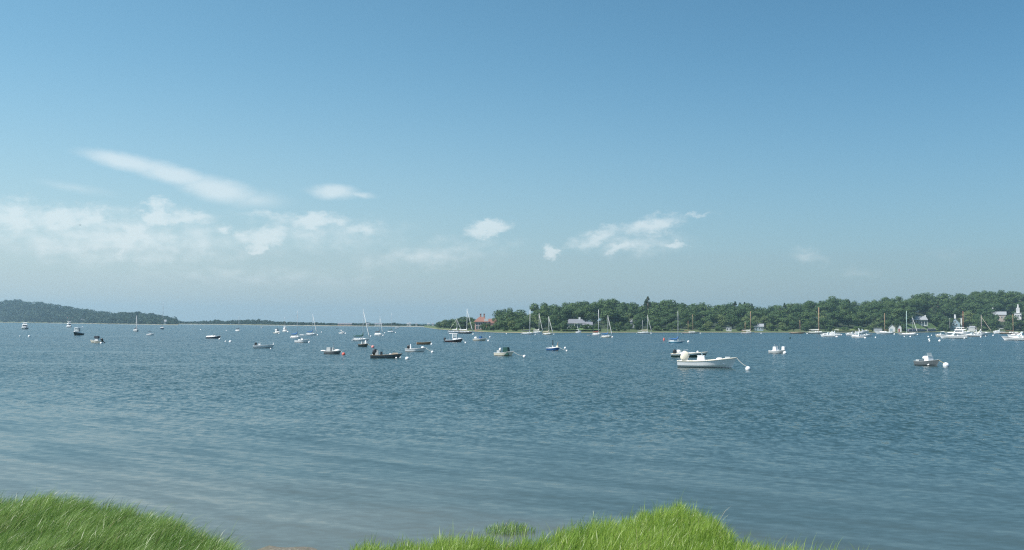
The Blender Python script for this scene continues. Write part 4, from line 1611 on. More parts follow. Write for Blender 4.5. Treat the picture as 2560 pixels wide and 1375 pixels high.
def sloop(key, label, px, py, wpx, hd, mast, hull=GEL, bottom=BOTTOM, strake=None, cover=CANVAS_B, boom=True, jib=True, spar=ALU, mr=.085, ratio=.32, fs=.62, fb=.85, cabin=True,
          cat='sailboat', name='sailboat', deckm=GEL, jibm=CANVAS_W, mt=None, dodger=None, mizzen=None, jr=.075, extras=None, lengthen=1.0, over=.35):
    """mast: (px, row of the masthead)"""
    r, k = place(name, key, px, py, hd, label, cat, SAILS, rnd.uniform(-.6, .6))
    L = length_for(wpx, k, hd, ratio) * lengthen
    B = L * ratio
    sc = L / 7.0
    v = max(.75, sc ** .5)
    h = Hull(L, B, fs * v, fb * v, .40, .9 * sc, .62, 2.0, True, over * sc)
    h.mesh(wale=.10 * v).build('hull', [hull, bottom, strake or hull], r, True)
    h.deck(0, 1, -.005, 0, .07).build('deck', deckm, r)
    h.rail(.03 * v).build('toe_rail', TEAK if deckm is not GEL else GEL, r, True)
    X = lambda t: -L / 2 + L * t
    b2 = B / 2
    zs = h.sheer(.5)
    # mast place along the hull
    c = math.cos(R(hd))
    if mt is None:
        mt = .5 + ((mast[0] - px) / k / L / c if abs(c) > .5 else .08)
        mt = min(.72, max(.42, mt))
    mh = (py - mast[1]) / k
    mx = X(mt)
    if cabin:
        ch = .36 * v
        cb = MB().loft([rect(X(.38), X(.76), b2 * .62, b2 * .34, zs - .02, h.sheer(.76)), rect(X(.40), X(.72), b2 * .52, b2 * .26, zs + ch, zs + ch * .85)]).build('cabin', deckm if deckm is GEL else GEL, r)
        for s in (1, -1):
            for (ta, tb) in ((.44, .50), (.54, .60)):
                wa, wb_ = b2 * (.62 - .28 * (ta - .38) / .38), b2 * (.62 - .28 * (tb - .38) / .38)
                MB().loft([[(X(ta), s * wa * .965, zs + ch * .35), (X(tb), s * wb_ * .965, zs + ch * .35), (X(tb), s * wb_ * .91, zs + ch * .7), (X(ta), s * wa * .91, zs + ch * .7)],
                           [(X(ta), s * wa * .8, zs + ch * .35), (X(tb), s * wb_ * .8, zs + ch * .35), (X(tb), s * wb_ * .8, zs + ch * .7), (X(ta), s * wa * .8, zs + ch * .7)]]).build('window', DARKWIN, cb)
        MB().box((X(.47), 0, zs + ch + .04), (.5 * v, .5 * v, .06)).build('hatch', TEAK, cb)
    # cockpit coaming
    cm = MB()
    for s in (1, -1):
        cm.box((X(.23), s * b2 * .55, h.sheer(.23) + .10), (L * .26, .07, .22))
    cm.box((X(.10), 0, h.sheer(.1) + .10), (.07, b2 * 1.0, .22))
    cm.build('coaming', TEAK if deckm is not GEL else GEL, r)
    MB().tube([(X(.06), 0, h.sheer(.06) + .3), (X(.20), 0, h.sheer(.2) + .45)], .025, 5).build('tiller', VARN, r)
    MB().box((X(.0) - .10, 0, -.12), (.22, .06, .8), taper=(.7, 1)).build('rudder', hull, r)
    zd = zs + (.30 * v if cabin else 0)
    m_ = MB().tube([(mx, 0, h.sheer(mt) - .02), (mx, 0, mh * .6), (mx - .02 * mh * .2, 0, mh)], [mr, mr * .95, mr * .6], 8).build('mast', spar, r, True)
    sh = MB()
    sp_z = mh * .55
    MB().tube([(mx, -b2 * .55, sp_z), (mx, 0, sp_z + .05), (mx, b2 * .55, sp_z)], .025, 5).build('spreaders', spar, m_)
    for s in (1, -1):
        sh.tube([(mx - .1, s * b2 * .85, h.sheer(mt)), (mx - .02, s * b2 * .55, sp_z), (mx, 0, mh * .96)], .012, 4)
    sh.tube([(X(0) + .05, 0, h.sheer(0)), (mx, 0, mh * .99)], .012, 4)
    sh.tube([(X(1) - .1, 0, h.sheer(1)), (mx, 0, mh * .92)], .014, 4)
    sh.build('rigging', STEEL, r)
    if boom:
        bl = min(mh * .36, mx - X(.02))
        zb = zd + .62 * v
        bo = MB().tube([(mx - .05, 0, zb), (mx - bl, 0, zb + .05)], .055, 6).build('boom', spar, r, True)
        if cover is not None:
            MB().loft([[(mx - .02, -.05, zb + 1.15 * v), (mx + .10, 0, zb + 1.15 * v), (mx - .02, .05, zb + 1.15 * v), (mx - .12, 0, zb + 1.1 * v)],
                       [(mx + .02, -.13, zb + .30), (mx + .12, 0, zb + .25), (mx + .02, .13, zb + .30), (mx - .30, 0, zb + .55)],
                       [(mx - .35, -.17, zb + .02), (mx - .30, 0, zb - .08), (mx - .35, .17, zb + .02), (mx - .42, 0, zb + .36)],
                       [(mx - bl * .6, -.14, zb + .04), (mx - bl * .6, 0, zb - .07), (mx - bl * .6, .14, zb + .04), (mx - bl * .6, 0, zb + .28)],
                       [(mx - bl * .98, -.07, zb + .06), (mx - bl * .98, 0, zb - .02), (mx - bl * .98, .07, zb + .06), (mx - bl * .98, 0, zb + .17)]]).build('sail_cover', cover, bo, True)
    if jib:
        a, b = Vector((X(1) - .15, 0, h.sheer(1) + .35)), Vector((mx + .06, 0, mh * .90))
        MB().tube([a, a.lerp(b, .12), a.lerp(b, .5), b], [jr * .7, jr * 1.25, jr, jr * .35], 7).build('furled_jib', jibm, r, True)
    if mizzen is not None:
        zx, zh = X(mizzen[0]), mh * mizzen[1]
        MB().tube([(zx, 0, h.sheer(mizzen[0])), (zx, 0, zh)], [mr * .8, mr * .5], 7).build('mizzen_mast', spar, r, True)
        MB().tube([(zx - .03, 0, zd + .5), (zx - zh * .32, 0, zd + .55)], .05, 6).build('mizzen_boom', spar, r, True)
    if dodger is not None:
        MB().loft([rect(X(.36), X(.44), b2 * .55, b2 * .52, zd + .02), rect(X(.34), X(.40), b2 * .48, b2 * .45, zd + .55 * v)]).build('dodger', dodger, r)
    pl = MB()
    for s in (1, -1):
        pl.tube([h.top(t, .04, .5, s) for t in (.80, .90, .98)], .018, 4)
        for t in (.80, .90, .98):
            pl.tube([h.top(t, .04, 0, s), h.top(t, .04, .5, s)], .015, 4)
        pl.tube([h.top(.02, .04, 0, s), h.top(.02, .04, .5, s)], .015, 4)
    pl.tube([h.top(.02, .04, .5, 1), h.top(.02, .04, .5, -1)], .018, 4)
    pl.build('pulpit', STEEL, r)
    if extras:
        extras(r, h, L, B, sc, v, mx)
    BOW[key] = (r, Vector((L / 2 - .05, 0, h.sheer(1.0) - .05)))
    return r
# ------------------------------------------------------------------ the boats, nearest first
def x_big_white(r, h, L, B, sc):
    MB().box((L * .22, 0, .62), (1.0, B * .5, .30), taper=(.9, .9)).build('cooler_seat', GEL, r)
    MB().ball((L * .20, .1, .98), (.38, .26, .20), 10, 6, e=.7).build('cushion', CANVAS_W, r, True)
    MB().box((L * .34, 0, h.sheer(.84) + .08), (.62, .5, .26), taper=(.85, .85)).build('locker', LGREY, r)
    MB().box((-L * .18, 0, .42), (.7, B * .42, .56)).build('seat', GEL, r)
    MB().box((-L * .46, 0, h.sheer(.05) - .02), (.3, B * .86, .10)).build('transom_cap', GEL, r)


skiff('big_white', 'largest white open boat with a big pale outboard, bow rising to the right', 1769, 919, 150, -7, GEL, BOTTOM, CREAM, None, CREAM, 24, 1.2, -.10,
      dict(w=1.0, h=1.25, d=1.15), .64, 1.04, .30, .72, (), extras=x_big_white, pw=2.6, mo=.85)


def x_gunned(r, h, L, B, sc):
    MB().ball((-L * .30, .2, .82), (.34, .3, .3), 10, 7, e=.7).build('cowl_cover', CANVAS_W, r, True)
    MB().box((L * .02, 0, h.sheer(.5) + .08), (L * .26, B * .6, .16)).build('deck_cover', CANVAS_W, r)
    MB().ball((L * .22, 0, h.sheer(.7) + .16), .17, 8, 6).build('fender', BUOYW, r, True)
    MB().tube([(-L * .2, .1, h.sheer(.3)), (-L * .17, .1, h.sheer(.3) + .55), (-L * .05, .1, h.sheer(.3) + .6)], .03, 5).build('rail', STEEL, r)


skiff('green_behind', 'dark green hulled skiff with white gunwale, right behind the largest white boat', 1724, 893, 92, -4, GREENH, BOTGREEN, CREAM, GEL, BLACKM, 10, .8, -.22,
      dict(w=.8, h=.62, d=.6), .50, .78, .30, .70, (.5,), extras=x_gunned, wale=.22, mo=.65)


def x_grey_right(r, h, L, B, sc):
    MB().tube([(-L * .28, B * .42, h.sheer(.2)), (-L * .28, B * .42, h.sheer(.2) + .95)], .025, 5).build('rod', STEEL, r)
    MB().box((-L * .36, 0, .45), (.5, B * .7, .5)).build('stern_seat', LGREY, r)
    MB().ball((-L * .10, -.2, .95), (.26, .30, .24), 8, 6).build('seat_cover', CANVAS_W, r, True)


skiff('grey_right', 'dark grey open boat with white centre console, its bow nearest at lower right', 2320, 914, 70, -42, GREYH, BOTTOM, LGREY, None, None, 0, 1, .05,
      dict(w=.95, h=1.05, d=.8), .60, .98, .40, .76, (.22,), extras=x_grey_right, inner=LGREY)


def x_white_mid(r, h, L, B, sc):
    MB().box((L * .40, .1, h.sheer(.9) + .32), (.55, .75, .62), taper=(.9, .9)).build('bow_box', GEL, r)
    MB().tube([(L * .18, -.2, .3), (L * .18, -.2, 1.75)], .02, 5).build('rod', STEEL, r)


skiff('white_mid_right', 'small white skiff with a boxy white console and white box on its bow', 1944, 883, 46, -30, LGREY, BOTTOM, GEL, GEL, None, 0, 1, -.12,
      dict(w=.95, h=1.0, d=.8, screen=True), .55, .78, .42, .80, (), extras=x_white_mid)


def x_dark_skiff(r, h, L, B, sc):
    MB().box((-L * .30, 0, .70), (.45, .55, .75), taper=(.85, .85)).build('helm_seat', LGREY, r)
    MB().box((-L * .16, .1, .62), (.35, .5, .55), taper=(.8, .8)).build('seat', BLACKM, r)
    MB().tube([(-L * .05, .2, .3), (-L * .05, .2, 1.6)], .018, 4).build('rod', STEEL, r)
    MB().loft([rect(L * .16, L * .38, B * .26, B * .14, h.sheer(.72) + .01, h.sheer(.86)), rect(L * .20, L * .34, B * .2, B * .1, h.sheer(.72) + .24, h.sheer(.86) + .2)]).build('deck_cover', CANVAS_T, r)
    MB().ball((-L * .42, .3, h.sheer(.06) + .12), .16, 8, 6).build('fender', BUOYW, r, True)
    MB().box((L * .12, 0, h.sheer(.62) + .10), (.30, .5, .22)).build('box', GEL, r)


skiff('dark_skiff', 'long low dark grey skiff with a black outboard tilted up amidships', 966, 895, 80, -3, GREYH, BOTTOM, TEAK, GREYH, BLACKM, 22, 1.15, None, None, .42, .68, .34, .66, (.45,),
      extras=x_dark_skiff, inner=TEAK, mo=.7)


def x_beige(r, h, L, B, sc):
    MB().ball((-L * .24, .1, .95), (.20, .20, .24), 10, 7, e=.8).build('motor_cover', CANVAS_W, r, True)
    MB().box((-L * .30, 0, .58), (.5, B * .5, .5), taper=(.9, .9)).build('seat', LGREY, r)
    MB().tube([(-L * .34, .5, .4), (-L * .40, .5, 1.9)], .016, 4).build('rod', STEEL, r)


skiff('beige', 'cream skiff with a dark green canvas covered console', 1261, 889, 54, -24, CREAM, BOTTAN, GEL, CREAM, None, 0, 1, .12, dict(w=.85, h=.95, d=.75, screen=False, cover=CANVAS_G),
      .56, .86, .40, .74, (), extras=x_beige)


def x_white_line(r, h, L, B, sc):
    MB().box((-L * .27, 0, .82), (.22, .32, .95), taper=(.7, .7)).build('helm_seat', GEL, r)
    MB().ball((L * .33, 0, h.sheer(.85) + .10), (.30, .25, .16), 8, 6).build('anchor_locker', GEL, r, True)


skiff('white_centre', 'white skiff with a black outboard and a long line to its ball, lower centre', 1040, 879, 55, -14, GEL, BOTTAN, GEL, LGREY, BLACKM, 14, .95, None, None, .55, .86, .38, .74, (.55,),
      extras=x_white_line, mo=.6)


def x_orange(r, h, L, B, sc):
    for t in (.28, .62):
        for s in (1, -1):
            MB().tube([(-L * .5 + L * t, s * h.hb(t) * .95, h.sheer(t)), (-L * .5 + L * t, s * h.hb(t) * .95, h.sheer(t) + .14)], .025, 5).build('oarlock', STEEL, r)


skiff('rowboat', 'orange brown wooden rowing boat with nobody aboard', 1060, 861, 37, 3, ORANGEW, VARN, CREAM, VARN, None, 0, 1, None, None, .62, .80, .40, .93, (.25, .5, .75), 'rowing boat', 'rowing_boat', MOTORS,
      x_orange, TEAK)


def x_red_buoy(r, h, L, B, sc):
    MB().box((-L * .26, 0, .72), (.75, B * .5, .62), taper=(.85, .9)).build('console_cover', LGREY, r)
    MB().box((L * .02, .1, .62), (.5, .5, .5), taper=(.8, .8)).ball((L * .02, -.15, .9), .14, 8, 6).build('gear', LGREY, r)
    MB().ball((L * .26, 0, h.sheer(.78) + .05), (.5, .42, .22), 10, 6).build('bow_cover', CANVAS_W, r, True)
    MB().ball((-L * .62, 0, h.sheer(0) + .04), (.52, .35, .12), 12, 6).build('swim_platform', GEL, r, True)
    MB().tube([(0, .2, .3), (-.04, .2, 1.85)], .015, 4).build('rod', REDMAST, r)


skiff('navy_red_ball', 'dark teal skiff with covered gear aboard lying to a bright red ball', 833, 885, 48, -30, GREYH, BOTTOM, LGREY, GREYH, BLACKM, 20, .9, None, None, .56, .74, .40, .70, (),
      extras=x_red_buoy, mo=.5)


def x_post(r, h, L, B, sc, v):
    MB().tube([(-L * .06, 0, h.sheer(.4)), (-L * .06, 0, h.sheer(.4) + 1.45)], [.10, .08], 7).build('post', BLACKM, r)
    MB().tube([(L * .34, 0, h.sheer(.84)), (L * .34, 0, h.sheer(.84) + .85), (L * .46, 0, h.sheer(.84) + 1.0)], .07, 6).build('davit', TEAK, r)
    MB().box((L * .33, 0, h.sheer(.83) + .16), (.5, B * .42, .34), taper=(.85, .85)).build('bow_locker', CREAM, r)
    MB().tube([(-L * .40, 0, h.sheer(.1)), (-L * .36, 0, h.sheer(.1) + .75), (-L * .32, 0, h.sheer(.1))], .03, 5).build('stern_frame', STEEL, r)


launch('blue_post', 'bright blue hulled workboat with a dark post and a davit on its bow', 1384, 876, 38, -32, BLUEH, BOTTOM, GEL, 'runabout', .42, .70, .95, None, None, 'workboat', 'workboat', extras=x_post)

launch('hardtop', 'white hardtop pilothouse boat with maroon black hull and outboard', 1135, 855, 47, -10, MAROON, BOTTOM, GEL, 'pilothouse', .36, .52, 1.12, BLACKM, None, 'motorboat', 'pilothouse_boat', tilt=14)

skiff('blue_console', 'pale skiff with a tall blue canvas covered console', 1200, 852, 37, -18, CREAM, BOTTAN, GEL, GEL, None, 0, 1, .06, dict(w=.85, h=.95, d=.6, screen=False, cover=CANVAS_B), .60, .90, .40, .74, (),
      extras=lambda r, h, L, B, sc: MB().ball((-L * .32, 0, .85), (.45, .35, .30), 10, 7, e=.8).build('motor_cover', CANVAS_W, r, True))


def x_workboat(r, h, L, B, sc, v):
    MB().ball((L * .10, .25, h.sheer(.6) + .42), (.22, .22, .34), 10, 7).build('float', BUOYW, r, True)
    MB().ball((-L * .30, .5, h.sheer(.2) + .15), .16, 8, 6).build('fender', BUOYW, r, True)
    MB().box((L * .02, -.45, h.sheer(.5) + .30), (.3, .5, .5), taper=(.8, .8)).build('locker', LGREY, r)


launch('black_green', 'black green hulled launch seen from its bow beside a pink ball', 910, 867, 32, -55, BLACKG, BOTGREEN, BLACKG, 'runabout', .44, .75, 1.0, None, None, 'motorboat', 'launch_boat', gun=TEAK, extras=x_workboat)

launch('ttop', 'white centre console with a raised white T shaped top', 756, 856, 40, -24, GEL, BOTTOM, GEL, 'ttop', .38, .60, 1.05, None, None, 'motorboat', 'center_console_boat')

skiff('white_left', 'white skiff with small tinted windscreen, left of the boat with the red ball', 660, 870, 54, -8, GEL, BOTTOM, GEL, GEL, BLACKM, 12, .8, -.20, dict(w=.75, h=.72, d=.5), .58, .72, .38, .68, (.55,), wale=.2, mo=.55,
      extras=lambda r, h, L, B, sc: MB().box((L * .44, 0, h.sheer(.94) + .18), (.18, .24, .42), taper=(.7, .7)).build('samson_post', GEL, r))

launch('covered', 'white decked runabout with dark blue hull sides lifting its bow to the right', 534, 846, 39, -14, NAVY, BOTTOM, GEL, 'cover', .36, .50, 1.0, None, CANVAS_W, 'motorboat', 'runabout',
       extras=lambda r, h, L, B, sc, v: MB().box((-L * .02, 0, h.sheer(.5) + .42), (.6, B * .36, .22), taper=(.8, .8)).build('hatch', CANVAS_K, r))


def x_tan(r, h, L, B, sc):
    pass


skiff('tan_console', 'tan hulled skiff with dark topped console and black outboard tilted up at right', 240, 857, 32, 158, CREAM, BOTTAN, CREAM, LGREY, BLACKM, 42, 1.1, -.06,
      dict(w=.9, h=1.0, d=.85, screen=False), .62, .90, .40, .74, (),
      extras=lambda r, h, L, B, sc: MB().box((-.06 * L, 0, 1.28), (.95, .95, .55), taper=(.9, .9)).build('console_top', CANVAS_K, r))

launch('dark_lobster', 'dark green hulled lobster boat with white wheelhouse, second boat from the left group', 194, 838, 33, -120, GREENH, BOTTOM, GEL, 'pilothouse', .40, .75, 1.35, None, None, 'motorboat', 'lobster_boat')
launch('bow_on_cruiser', 'white cabin cruiser seen bow on, leftmost boat of all', 62, 823, 20, -92, GEL, BOTTOM, GEL, 'flybridge', .38, .75, 1.15, None, CANVAS_W, 'cabin cruiser', 'cabin_cruiser', sc_h=.72)
launch('tower_boat', 'white flybridge fishing boat with a pipe tower, just behind the green lobster boat', 173, 819, 17, -80, GEL, BOTTOM, GEL, 'flybridge', .36, .8, 1.3, None, CANVAS_W, 'fishing boat', 'fishing_boat', sc_h=.86,
       extras=lambda r, h, L, B, sc, v: [MB().tube([(-L * .1, s * B * .34, 1.0), (-L * .06, s * B * .22, 5.0)], .06, 5).build('tower_leg', STEEL, r) for s in (1, -1)]
       + [MB().box((-L * .06, 0, 5.0), (1.2, B * .5, .12)).build('tower_platform', CANVAS_W, r)])
launch('bimini', 'small white runabout under a raised navy bimini top', 377, 838, 22, -32, GEL, BOTTOM, GEL, 'bimini', .40, .55, .80, None, CANVAS_N, 'motorboat', 'runabout')
launch('fly_left', 'cream flybridge cruiser, nearer left one of a close pair of cruisers', 693, 833, 20, -62, CREAM, BOTTOM, GEL, 'flybridge', .38, .62, 1.0, None, CANVAS_K, 'cabin cruiser', 'cabin_cruiser', sc_h=.66)
launch('fly_right', 'white flybridge cruiser with tall whip aerial, farther right one of a close pair', 713, 829, 17, -66, GEL, BOTTOM, GEL, 'flybridge', .38, .75, 1.15, None, CANVAS_W, 'cabin cruiser', 'cabin_cruiser', sc_h=.74,
       extras=lambda r, h, L, B, sc, v: MB().tube([(0, -B * .3, 2.5), (.2, -B * .32, 7.2)], .03, 5).ball((.2, -B * .32, 7.0), (.12, .12, .5), 8, 6).build('aerial', GEL, r))
launch('tiny_cabin', 'tiny white cabin boat between the blue covered sloops and the green covered sloop', 855, 834, 17, -35, GEL, BOTTOM, GEL, 'cuddy', .38, .62, .9, None, CANVAS_W, 'motorboat', 'cabin_boat')
launch('white_speck', 'very small white motorboat far off under the low tree line', 655, 819, 8, -20, GEL, BOTTOM, GEL, 'cuddy', .38, .6, .9, None, None, 'motorboat', 'cabin_boat')
launch('far_white', 'small white cabin boat close under the far beach right of the sky blue sloop', 993, 821, 10, -10, GEL, BOTTOM, GEL, 'cuddy', .38, .8, 1.2, None, CANVAS_W, 'motorboat', 'cabin_boat')
skiff('far_dark', 'tiny dark low boat under the far beach, left of the small white cabin boat', 843, 821, 8, 5, GREYH, BOTTOM, None, None, None, 0, 1, None, None, .5, .7, .38, .9, (.4,), 'motorboat', 'open_skiff')
launch('cabin_white', 'small white cuddy boat alone in front of the grey roofed house', 1447, 832, 16, -24, GEL, BOTTOM, GEL, 'cuddy', .40, .75, 1.1, None, CANVAS_W, 'motorboat', 'cabin_boat', sc_h=1.15)
skiff('white_tender', 'tiny white tender left of the red covered sloop', 1473, 839, 10, 4, GEL, BOTTOM, None, None, None, 0, 1, None, None, .40, .5, .42, .9, (.4,), 'dinghy', 'dinghy')
# right hand fleet
launch('express_front', 'white express cruiser pointing left, front one of an overlapping pair', 2070, 842, 36, 166, GEL, BOTTOM, GEL, 'express', .34, .62, .95, None, None, 'express cruiser', 'express_cruiser', sc_h=.9)
launch('express_back', 'white cuddy cruiser, back one of an overlapping pair', 2086, 839, 30, 168, GEL, BOTTOM, GEL, 'cuddy', .34, .72, 1.05, None, CANVAS_W, 'express cruiser', 'express_cruiser', sc_h=.95)
launch('cluster_blue', 'white cruiser with dark canvas at the left end of the middle right cluster', 2130, 839, 30, 172, GEL, BOTTOM, PALEBLUE, 'express', .36, .60, .95, None, CANVAS_K, 'express cruiser', 'express_cruiser', sc_h=.85)
launch('cluster_back', 'white sport cruiser at the back of the middle right cluster', 2156, 834, 30, 10, GEL, BOTTOM, GEL, 'express', .34, .8, 1.2, None, None, 'express cruiser', 'express_cruiser')
launch('cluster_front', 'red bottomed white pilothouse boat at the front of the middle right cluster', 2145, 844, 32, 174, GEL, BOTRED, GEL, 'pilothouse', .34, .50, .9, None, None, 'motorboat', 'pilothouse_boat', sc_h=.72)
launch('cluster_right', 'low white runabout at the right end of the middle right cluster', 2166, 841, 28, 8, GEL, BOTTOM, GEL, 'runabout', .34, .55, .95, None, None, 'motorboat', 'runabout')
launch('tail_left', 'short pale cruiser at the left end of the far right cluster', 2352, 842, 24, 172, CREAM, BOTTOM, GEL, 'cuddy', .40, .62, .85, None, CANVAS_W, 'motorboat', 'cabin_boat')
launch('low_front', 'long low white speedboat at the front of the far right cluster', 2383, 846, 60, 174, GEL, BOTTOM, CREAM, 'runabout', .26, .58, .85, None, None, 'speedboat', 'speedboat')
launch('motor_yacht', 'large white motor yacht with dark windows before the gabled house', 2397, 837, 62, 176, GEL, BOTTOM, GEL, 'flybridge', .28, .85, 1.2, None, CANVAS_W, 'motor yacht', 'motor_yacht', sc_h=.50)
launch('mid_run', 'white runabout right of the long low speedboat', 2428, 842, 46, 170, LGREY, BOTTOM, GEL, 'runabout', .30, .5, .85, None, None, 'motorboat', 'runabout')
launch('end_cuddy', 'white express boat with grey canvas at the right of the far right cluster', 2452, 839, 40, 12, GEL, BOTTOM, GEL, 'express', .32, .65, 1.0, None, CANVAS_T, 'express cruiser', 'express_cruiser')
launch('beach_launch', 'white launch close to the sand left of the tan sloop', 2498, 834, 26, 176, GEL, BOTTOM, GEL, 'cuddy', .34, .8, 1.2, None, CANVAS_W, 'motorboat', 'cabin_boat')
launch('edge_stripe', 'white speedboat with a black stripe running out of the right edge', 2544, 851, 66, 176, GEL, BOTTOM, BLACKG, 'runabout', .26, .52, .8, None, None, 'speedboat', 'speedboat')
launch('edge_cruiser', 'white cruiser behind the striped speedboat at the right edge', 2553, 846, 58, 174, GEL, BOTTOM, GEL, 'express', .28, .7, 1.0, None, None, 'express cruiser', 'express_cruiser', sc_h=.9)

# ------------------------------------------------------------------ sailing boats
sloop('s_green', 'white sloop with green boom cover behind the black green launch', 903, 852, 46, -10, (913, 772), GEL, BOTTAN, None, CANVAS_G, mr=.06, fs=.52, fb=.68, mt=.60, jr=.10)
sloop('s_blue_left', 'white sloop with deep blue boom cover behind the T topped boat', 740, 845, 31, -32, (745, 777), GEL, BOTTAN, None, CANVAS_B, jib=False, mr=.06, fs=.58, fb=.75, mt=.60)
sloop('s_blue_right', 'white sloop with a short blue cover and white furled jib', 779, 838, 30, -18, (783, 785), GEL, BOTTAN, None, CANVAS_B, mr=.055, fs=.62, fb=.78, mt=.58, jr=.10)
sloop('s_white_mid', 'white sloop with a dark boom cover, left of the sky blue sloop', 947, 838, 25, -38, (952, 790), GEL, BOTTAN, None, CANVAS_K, mr=.06, fs=.72, fb=.90, mt=.60)
sloop('s_sky', 'sky blue hulled sloop at the right end of the left sailing group', 978, 831, 21, -16, (981, 782), PALEBLUE, BOTTOM, SKYH, CANVAS_G, jib=False, mr=.07, fs=.55, fb=.7, mt=.56)
sloop('s_far_left', 'white sailboat seen end on with grey dodger, shorter of the two at left', 340, 829, 18, -84, (340, 788), GEL, BOTTOM, None, CANVAS_K, jib=True, mr=.08, fs=.72, fb=.95, dodger=CANVAS_K)
sloop('s_dark_left', 'dark hulled sailboat with the tallest mast at left, seen end on', 406, 823, 15, -76, (407, 755), NAVY, BOTTOM, None, CANVAS_K, jib=False, mr=.10, fs=.85, fb=1.1)
sloop('s_small_left', 'small white sailboat seen end on below the low tree line', 595, 828, 16, -58, (597, 790), GEL, BOTTOM, None, CANVAS_N, jib=False, mr=.07, fs=.62, fb=.8)
sloop('s_point_back', 'pale sailboat partly behind the dark hulled yacht off the point', 1137, 833, 36, 8, (1147, 797), GEL, BOTTOM, PALEBLUE, CANVAS_W, mr=.11, fs=.7, fb=.9, mt=.66, jr=.11)
sloop('s_point', 'black hulled yacht with tall white mast and furled jib off the point', 1164, 834, 38, -6, (1169, 772), BLACKG, BOTTOM, BLACKG, CANVAS_W, spar=WMAST, mr=.13, fs=.72, fb=.95, mt=.58, jr=.13)
sloop('s_c1', 'white sloop with tall white mast, left one of three before the shore', 1321, 836, 36, -6, (1325, 774), GEL, BOTTOM, None, CANVAS_K, jib=False, spar=WMAST, mr=.13, fs=.62, fb=.85, mt=.60)
sloop('s_c2', 'white sloop with furled jib, middle one of three before the shore', 1345, 833, 26, -10, (1348, 783), GEL, BOTTOM, None, CANVAS_W, spar=WMAST, mr=.11, fs=.75, fb=.95, mt=.60, jr=.12)
sloop('s_c3', 'cream sloop with furled jib, right one of three before the shore', 1370, 837, 27, -10, (1374, 791), CREAM, BOTTOM, None, CANVAS_T, spar=WMAST, mr=.11, fs=.66, fb=.85, mt=.60, jr=.12)
sloop('s_red', 'white sloop with a maroon boom cover and bare white mast', 1493, 838, 26, -14, (1500, 774), GEL, BOTTOM, None, CANVAS_R, jib=False, spar=WMAST, mr=.12, fs=.75, fb=.95, mt=.64)
sloop('s_bluecov', 'cream sloop with bright blue cover overlapping the maroon covered one', 1517, 844, 30, -12, (1521, 788), CREAM, BOTTAN, None, CANVAS_B, spar=ALU, mr=.09, fs=.62, fb=.8, mt=.60, jr=.10)
sloop('s_grey', 'white ketch with two bare grey masts on the marsh edge', 1611, 834, 38, -4, (1624, 787), GEL, BOTTOM, LGREY, CANVAS_T, spar=ALU, mr=.10, fs=.6, fb=.8, mt=.70, mizzen=(.36, .72), jr=.09)
sloop('s_light_blue', 'sky blue sloop with blue boom cover and a thin bare mast', 1691, 857, 42, -6, (1700, 777), SKYH, SKYH, PALEBLUE, CANVAS_B, jib=False, mr=.055, fs=.50, fb=.66, cabin=False, mt=.60)
sloop('s_yawl', 'white yawl with two brown masts right of the sky blue sloop', 1727, 834, 46, -4, (1738, 786), GEL, BOTTOM, VARN, None, jib=False, spar=TANMAST, mr=.09, fs=.55, fb=.8, mizzen=(.36, .66), mt=.62, deckm=TEAK)
sloop('s_tan_cottage', 'white motor sailer with two tan masts before the blue grey cottage', 1870, 834, 34, -8, (1879, 778), GEL, BOTTOM, VARN, CANVAS_W, jib=False, spar=TANMAST, mr=.14, fs=.7, fb=1.0, mizzen=(.28, .52), mt=.68, deckm=TEAK)
sloop('s_varnish', 'low dark wooden sailboat with a short tan mast', 1994, 834, 40, -4, (2001, 800), VARN, BOTRED, CREAM, None, jib=False, spar=TANMAST, mr=.13, fs=.6, fb=.8, deckm=TEAK, mt=.66, cabin=False)
sloop('s_tall_tan', 'cream yacht with the tallest tan mast and a long pale boom', 2043, 834, 50, -4, (2046, 768), CREAM, BOTTOM, None, CANVAS_W, jib=False, spar=TANMAST, mr=.22, fs=.62, fb=.85, mt=.58)
sloop('s_schooner', 'white schooner like hull with a tan mast before the boathouses', 2211, 835, 48, 176, (2213, 783), GEL, BOTTOM, None, None, jib=False, spar=TANMAST, mr=.15, fs=.85, fb=1.2, mt=.48)
sloop('s_green_mast', 'white sloop with a pale green tinged mast before the lawn', 2267, 838, 44, 178, (2267, 777), GEL, BOTTOM, None, CANVAS_K, jib=False, spar=mat('pale_green_spar', (.55, .72, .66), .4), mr=.16, fs=.6, fb=.8, mt=.50)
sloop('s_behind_lawn', 'small white sloop with slanting furled jib, behind the green tinged mast', 2283, 835, 22, -6, (2284, 790), GEL, BOTTOM, None, None, boom=False, spar=ALU, mr=.06, fs=.6, fb=.8, mt=.45, jr=.13)
sloop('s_red_mast', 'white yacht with a red brown mast behind the motor yacht', 2412, 835, 46, 6, (2405, 778), GEL, BOTTOM, None, None, jib=False, spar=REDMAST, mr=.22, fs=.9, fb=1.2, mt=.42)
sloop('s_long_stay', 'pale yacht with a thick grey mast and a long slanting stay', 2456, 835, 44, -4, (2451, 788), CREAM, BOTTOM, None, None, boom=False, spar=mat('grey_brown_spar', (.34, .29, .27), .5), mr=.26, fs=.7, fb=1.0, mt=.45, jibm=CANVAS_T, jr=.15)
sloop('s_tan_edge', 'tan wooden sloop lying along the sand at right', 2530, 835, 60, 4, (2537, 786), ORANGEW, BOTTOM, CREAM, None, jib=False, spar=TANMAST, mr=.14, fs=.55, fb=.75, deckm=TEAK, mt=.55)

# ------------------------------------------------------------------ mooring balls
BALLS = 'mooring balls on the bay'


